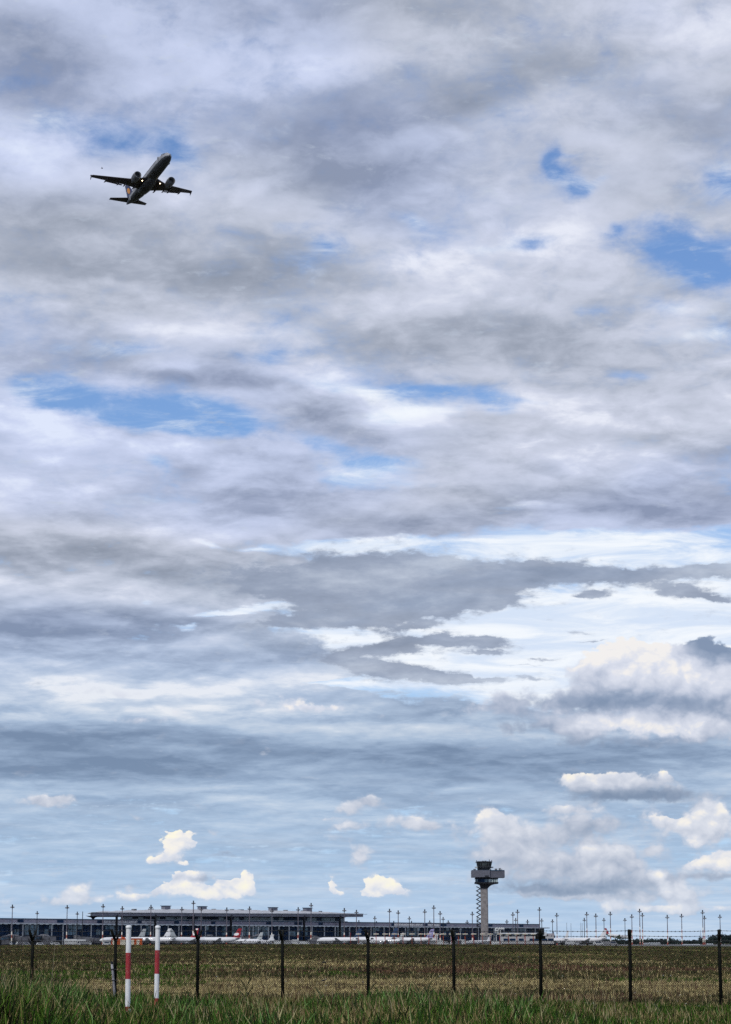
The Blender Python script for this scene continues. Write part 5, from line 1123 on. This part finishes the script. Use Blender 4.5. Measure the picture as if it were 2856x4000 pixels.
# seed heads standing above the meadow
n = 26000
iy = rng.uniform(1 / 240.0, 1 / 74.5, n); y = 1 / iy; px = rng.uniform(-400, 3250, n); x = (px - W0 / 2) / F0 * y
k_ = fb(x, y, .35, 51); keep = rng.random(n) < np.clip((k_ - .4) * 4, .05, 1); x, y = x[keep], y[keep]; n = len(x)
blades('seed_heads', x, y, rng.uniform(.22, .42, n), rng.uniform(.7, 1.5, n) * y / F0 * 2.2, rng.uniform(.05, .35, n), pal(n, [STRAW, (.30, .26, .15), BROWN, (.13, .07, .05)], [.4, .15, .3, .15]) * rng.uniform(.8, 1.2, (n, 1)), 'thin pale and reddish seed heads above the meadow', 'grass')
# verge on this side: green grass, taller to the left
def verge_h(px): return np.interp(px, [-400, 0, 220, 420, 620, 800, 1000, 1400, 1600, 2000, 2300, 2856, 3300], [1.28, 1.25, 1.02, .76, .70, .56, .62, .58, .74, .60, .44, .36, .33])
n = 150000
y = rng.uniform(45, 73.6, n); px = rng.uniform(-500, 3350, n); x = (px - W0 / 2) / F0 * y
near = np.clip((73.6 - y) / 12, 0, 1); vh = verge_h(px)
h_ = vh * rng.uniform(.30, .95, n) * (.42 + 1.1 * fb(x, y, 1.1, 61)) * (.60 + .40 * near)
g_ = fb(x, y, .5, 71)[:, None]
c = np.where(rng.random((n, 1)) < np.clip((g_ - .25) * 2.2, .1, .92), pal(n, [(.055, .125, .008), (.032, .088, .008), DARK, (.12, .20, .03)], [.28, .30, .34, .08]), pal(n, [OLIVE, TAN, STRAW, BROWN], [.4, .25, .2, .15]))
c = np.where((rng.random((n, 1)) < .14) & (near[:, None] < .35), pal(n, [TAN, STRAW], [.5, .5]), c) * rng.uniform(.55, 1.15, (n, 1))
blades('verge_grass', x, y, h_, rng.uniform(.012, .032, n), rng.uniform(.08, .55, n), c, 'lush green grass on the near side of the fence', 'grass')
# broad reed leaves
n = 15000
px = np.concatenate([rng.uniform(-450, 330, int(n * .34)), rng.uniform(-400, 3300, n - int(n * .34))]); y = rng.uniform(46, 66, n); x = (px - W0 / 2) / F0 * y
k_ = fb(x, y, .55, 91); keep = rng.random(n) < np.clip((k_ - .42) * 6, .04, 1) * np.interp(px, [-400, 2000, 2300, 3300], [1, 1, .25, .1]); x, y, px = x[keep], y[keep], px[keep]; n = len(x)
h_ = verge_h(px) * rng.uniform(.65, 1.25, n) * (.7 + .55 * k_[keep])
c = pal(n, [(.046, .112, .016), (.026, .066, .010), (.13, .24, .07), (.010, .022, .006), (.33, .31, .16)], [.24, .32, .12, .26, .06]) * rng.uniform(.8, 1.2, (n, 1))
blades('reed_leaves', x, y, h_, rng.uniform(.022, .045, n), rng.uniform(.12, .5, n), c, 'broad blue green reed leaves in the verge', 'reeds')
# dead pale stalks mixed in
n = 1900
px = rng.uniform(-400, 3200, n); y = rng.uniform(50, 70, n); x = (px - W0 / 2) / F0 * y
k_ = fb(x, y, .9, 131); keep = rng.random(n) < np.clip((k_ - .48) * 8, .05, 1); x, y, px = x[keep], y[keep], px[keep]; n = len(x)
blades('dead_stalks', x, y, verge_h(px) * rng.uniform(.8, 1.35, n), rng.uniform(.010, .02, n), rng.uniform(.03, .45, n), pal(n, [(.42, .36, .22), (.33, .26, .14), (.24, .15, .09)], [.45, .35, .2]), 'pale dead stalks mixed into the verge', 'dry grass')
# pale clover-like leaves low at the right
n = 5200
px = np.concatenate([rng.normal(2330, 85, n // 2), rng.uniform(2120, 2860, n - n // 2)]); y = rng.uniform(51.0, 56, n); x = (px - W0 / 2) / F0 * y
keep = fb(x, y, 1.6, 101) > .47; x, y = x[keep], y[keep]; n = len(x)
blades('clover_leaves', x, y, rng.uniform(.10, .26, n), rng.uniform(.03, .06, n), rng.uniform(.5, 1.1, n), pal(n, [(.16, .30, .08), (.26, .38, .18), (.09, .19, .03)], [.4, .25, .35]), 'pale green broad leaved weeds low at the right', 'weeds')
# tall plants one can pick out
M_reed = grass_material('reed_plant_leaf')
def reed(px, Y_, top_row, nleaf, label, col, spread=.35, lw=.035, dry=False, bend=0.0):
    b = at(px, 3900, Y_); zg = gz(b.x, Y_); zt = EYE + ray(1428, top_row)[1] * Y_; H_ = zt - zg
    th = thing('tall_reed' if not dry else 'dry_stalk', (b.x, Y_, zg), label, 'plant', 'tall plants standing out of the verge')
    cm = mat('plant_%d' % int(px * 10), col, .75, var=.25, scale=9, spec=.2)
    bx2 = b.x + bend * H_
    mb = MB(); mb.tube([(b.x, Y_, zg - .05), (b.x + bend * H_ * .3, Y_, zg + H_ * .5), (bx2, Y_, zt - (.1 if nleaf else 0))], [.011, .009, .003], 6); mb.build('stem', cm, th)
    for k in range(nleaf):
        t = .12 + .75 * k / max(nleaf - 1, 1); side = 1 if k % 2 else -1; L = H_ * random.uniform(.38, .6); a = random.uniform(-.5, .5)
        p = Vector((b.x + bend * H_ * t * .7, Y_, zg + H_ * t)); out_ = Vector((side * math.cos(a), math.sin(a), 0)); wv = Vector((-out_.y, out_.x, 0)) * .3 + Vector((0, 0, 1)).cross(Vector((0, 1, 0))) * lw * 12
        V, F = [], []; ns = 6
        for i in range(ns + 1):
            s = i / ns; q = p + out_ * (spread * L * (s ** .9)) * 1.2 + Vector((0, 0, L * (s * 1.0 - .42 * s * s) * .95)); ww = lw * (1 - s) ** .6 * (.5 + min(s * 4, 1) * .5) / 2
            tg = Vector((-math.sin(.6 * side), 0, .0)); wd = Vector((1, .35 * side, -.25 * side)).normalized()
            V += [tuple(q - wd * ww), tuple(q + wd * ww)]
            if i: F.append((2 * i - 2, 2 * i - 1, 2 * i + 1, 2 * i))
        V = [tuple(Vector(v) - th.location) for v in V]
        o = link(bpy.data.objects.new('leaf', mesh_from('leaf', V, F, cm, smooth=True))); o.parent = th
G1, G2, G3, DY = (.045, .075, .030), (.022, .040, .016), (.060, .10, .045), (.27, .23, .15)
for args in [(965, 62, 3828, 6, 'tall dark leafy reed below the mast between third and fourth posts', G2), (1672, 60, 3842, 6, 'tall leafy reed, right one of the pair right of the sixth post', G2), (1640, 58, 3858, 7, 'broad leafy reed at the centre of the picture foot', G1), (1450, 64, 3850, 4, 'leafy reed crossing the foot of the middle fence post', G2),
             (60, 60, 3790, 6, 'tall reed at the left edge of the picture', G2), (20, 57, 3800, 6, 'leftmost tall reed of the verge', G1), (110, 62, 3806, 5, 'reed in front of the leftmost fence post', G2), (170, 58, 3796, 5, 'reed just right of the leftmost fence post', G1), (215, 61, 3812, 5, 'dark reed leaning beside the long dry stalk', G2),
             (740, 60, 3880, 5, 'low reed left of the third fence post', G1), (1250, 61, 3872, 5, 'low reed right of the fifth fence post', G3), (1880, 59, 3868, 5, 'low reed right of the seventh fence post', G1), (2060, 60, 3880, 5, 'low reed left of the post with wire clamps', G3), (325, 60, 3850, 4, 'reed left of the leaning pipe', G1),
             (2320, 56, 3930, 4, 'small dark reed among the pale weeds', G2), (2570, 58, 3905, 4, 'small reed right of the pale weeds', G3)]: reed(*args)
reed(196, 60, 3680, 0, 'long thin dry stalk rising at the left above the fence foot', DY, dry=True, bend=.05)
for px, Y_, row, lb in ((375, 58, 3862, 'dry straw stalk left of the leaning pipe'), (385, 57, 3872, 'second dry straw stalk left of the leaning pipe'), (540, 56, 3900, 'bent dry stalk between the striped posts'), (885, 60, 3895, 'dry stalk right of the third fence post'), (870, 58, 3905, 'short dry stalk right of the third fence post'), (1150, 58, 3912, 'dry stalk right of the fourth fence post'), (2525, 62, 3896, 'dry stalk right of the second fence post from the right')):
    reed(px, Y_, row, 0, lb, DY, dry=True, bend=random.uniform(-.08, .08))
# white blossoms
V, F = [], []
for px, row in [(1718, 3813), (1716, 3815), (1721, 3812), (1500, 3848), (1532, 3850), (1528, 3848), (1750, 3838), (1970, 3846), (1995, 3842), (2288, 3918), (2310, 3922), (2318, 3919), (2140, 3925), (2655, 3888), (2013, 3737), (2025, 3738), (158, 3842), (390, 3822), (540, 3817), (1385, 3866), (2660, 3886)] + [(random.uniform(100, 2800), random.uniform(3800, 3930)) for _ in range(60)]:
    Y_ = min(1.62 / max((row - HORIZON) / F0, .004), 260); c = at(px, row, Y_); s = Y_ / F0 * random.uniform(1.6, 4.2)
    k = len(V); V += [(c.x - s, c.y, c.z), (c.x, c.y - s, c.z + s * .3), (c.x + s, c.y, c.z), (c.x, c.y + s, c.z + s * .2), (c.x, c.y, c.z + s * .55), (c.x, c.y, c.z - s * .4)]
    F += [(k, k + 1, k + 4), (k + 1, k + 2, k + 4), (k + 2, k + 3, k + 4), (k + 3, k, k + 4), (k + 1, k, k + 5), (k + 2, k + 1, k + 5), (k + 3, k + 2, k + 5), (k, k + 3, k + 5)]
tag(link(bpy.data.objects.new('white_blossoms', mesh_from('white_blossoms', V, F, mat('blossom_white', (.62, .62, .55), .8)))), 'tiny white blossoms scattered over the meadow', 'flowers', kind='stuff')
# ------------------------------------------------------------------ small bird near the aircraft
bp = at(399, 658, 300); bird = thing('flying_bird', tuple(bp), 'tiny dark bird in the sky above the airliner left wing', 'bird')
mb = MB(); mb.tube([bp + Vector((-.14, 0, -.02)), bp + Vector((-.05, 0, 0)), bp + Vector((.06, 0, .01)), bp + Vector((.13, 0, .03))], [.01, .04, .045, .012], 8); mb.build('body', M_dark, bird, smooth=True)
for s in (1, -1):
    mb = MB(); mb.hexa([bp + Vector((-.05, 0, 0)), bp + Vector((.06, 0, 0)), bp + Vector((.02, s * .22, .12)), bp + Vector((-.04, s * .22, .11)), bp + Vector((-.05, 0, .02)), bp + Vector((.06, 0, .02)), bp + Vector((.02, s * .22, .13)), bp + Vector((-.04, s * .22, .12))]); mb.build('wing', M_dark, bird)
for px, row, lb in ((1266, 3760, 'dark bird low over the brown part of the meadow'), (1264, 3831, 'second dark bird low over the straw part of the meadow')):
    Y_ = 150 if row < 3800 else 105; c = at(px, row, Y_); k = Y_ / F0
    bd = thing('flying_bird', tuple(c), lb, 'bird', 'dark birds over the meadow')
    mb = MB(); mb.tube([c + Vector((-9 * k, 0, 0)), c + Vector((-4 * k, 0, 1.5 * k)), c + Vector((3 * k, 0, 1 * k)), c + Vector((9 * k, 0, 0))], [.5 * k, 2.6 * k, 2.4 * k, .6 * k], 8); mb.build('body', M_dark, bd, smooth=True)
    for s in (1, -1):
        mb = MB(); mb.hexa([c + Vector((-3 * k, 0, k)), c + Vector((3 * k, 0, k)), c + Vector((10 * k, s * 12 * k, 3 * k)), c + Vector((6 * k, s * 12 * k, 3 * k)), c + Vector((-3 * k, 0, 2 * k)), c + Vector((3 * k, 0, 2 * k)), c + Vector((10 * k, s * 12 * k, 4 * k)), c + Vector((6 * k, s * 12 * k, 4 * k))]); mb.build('wing', M_dark, bd)
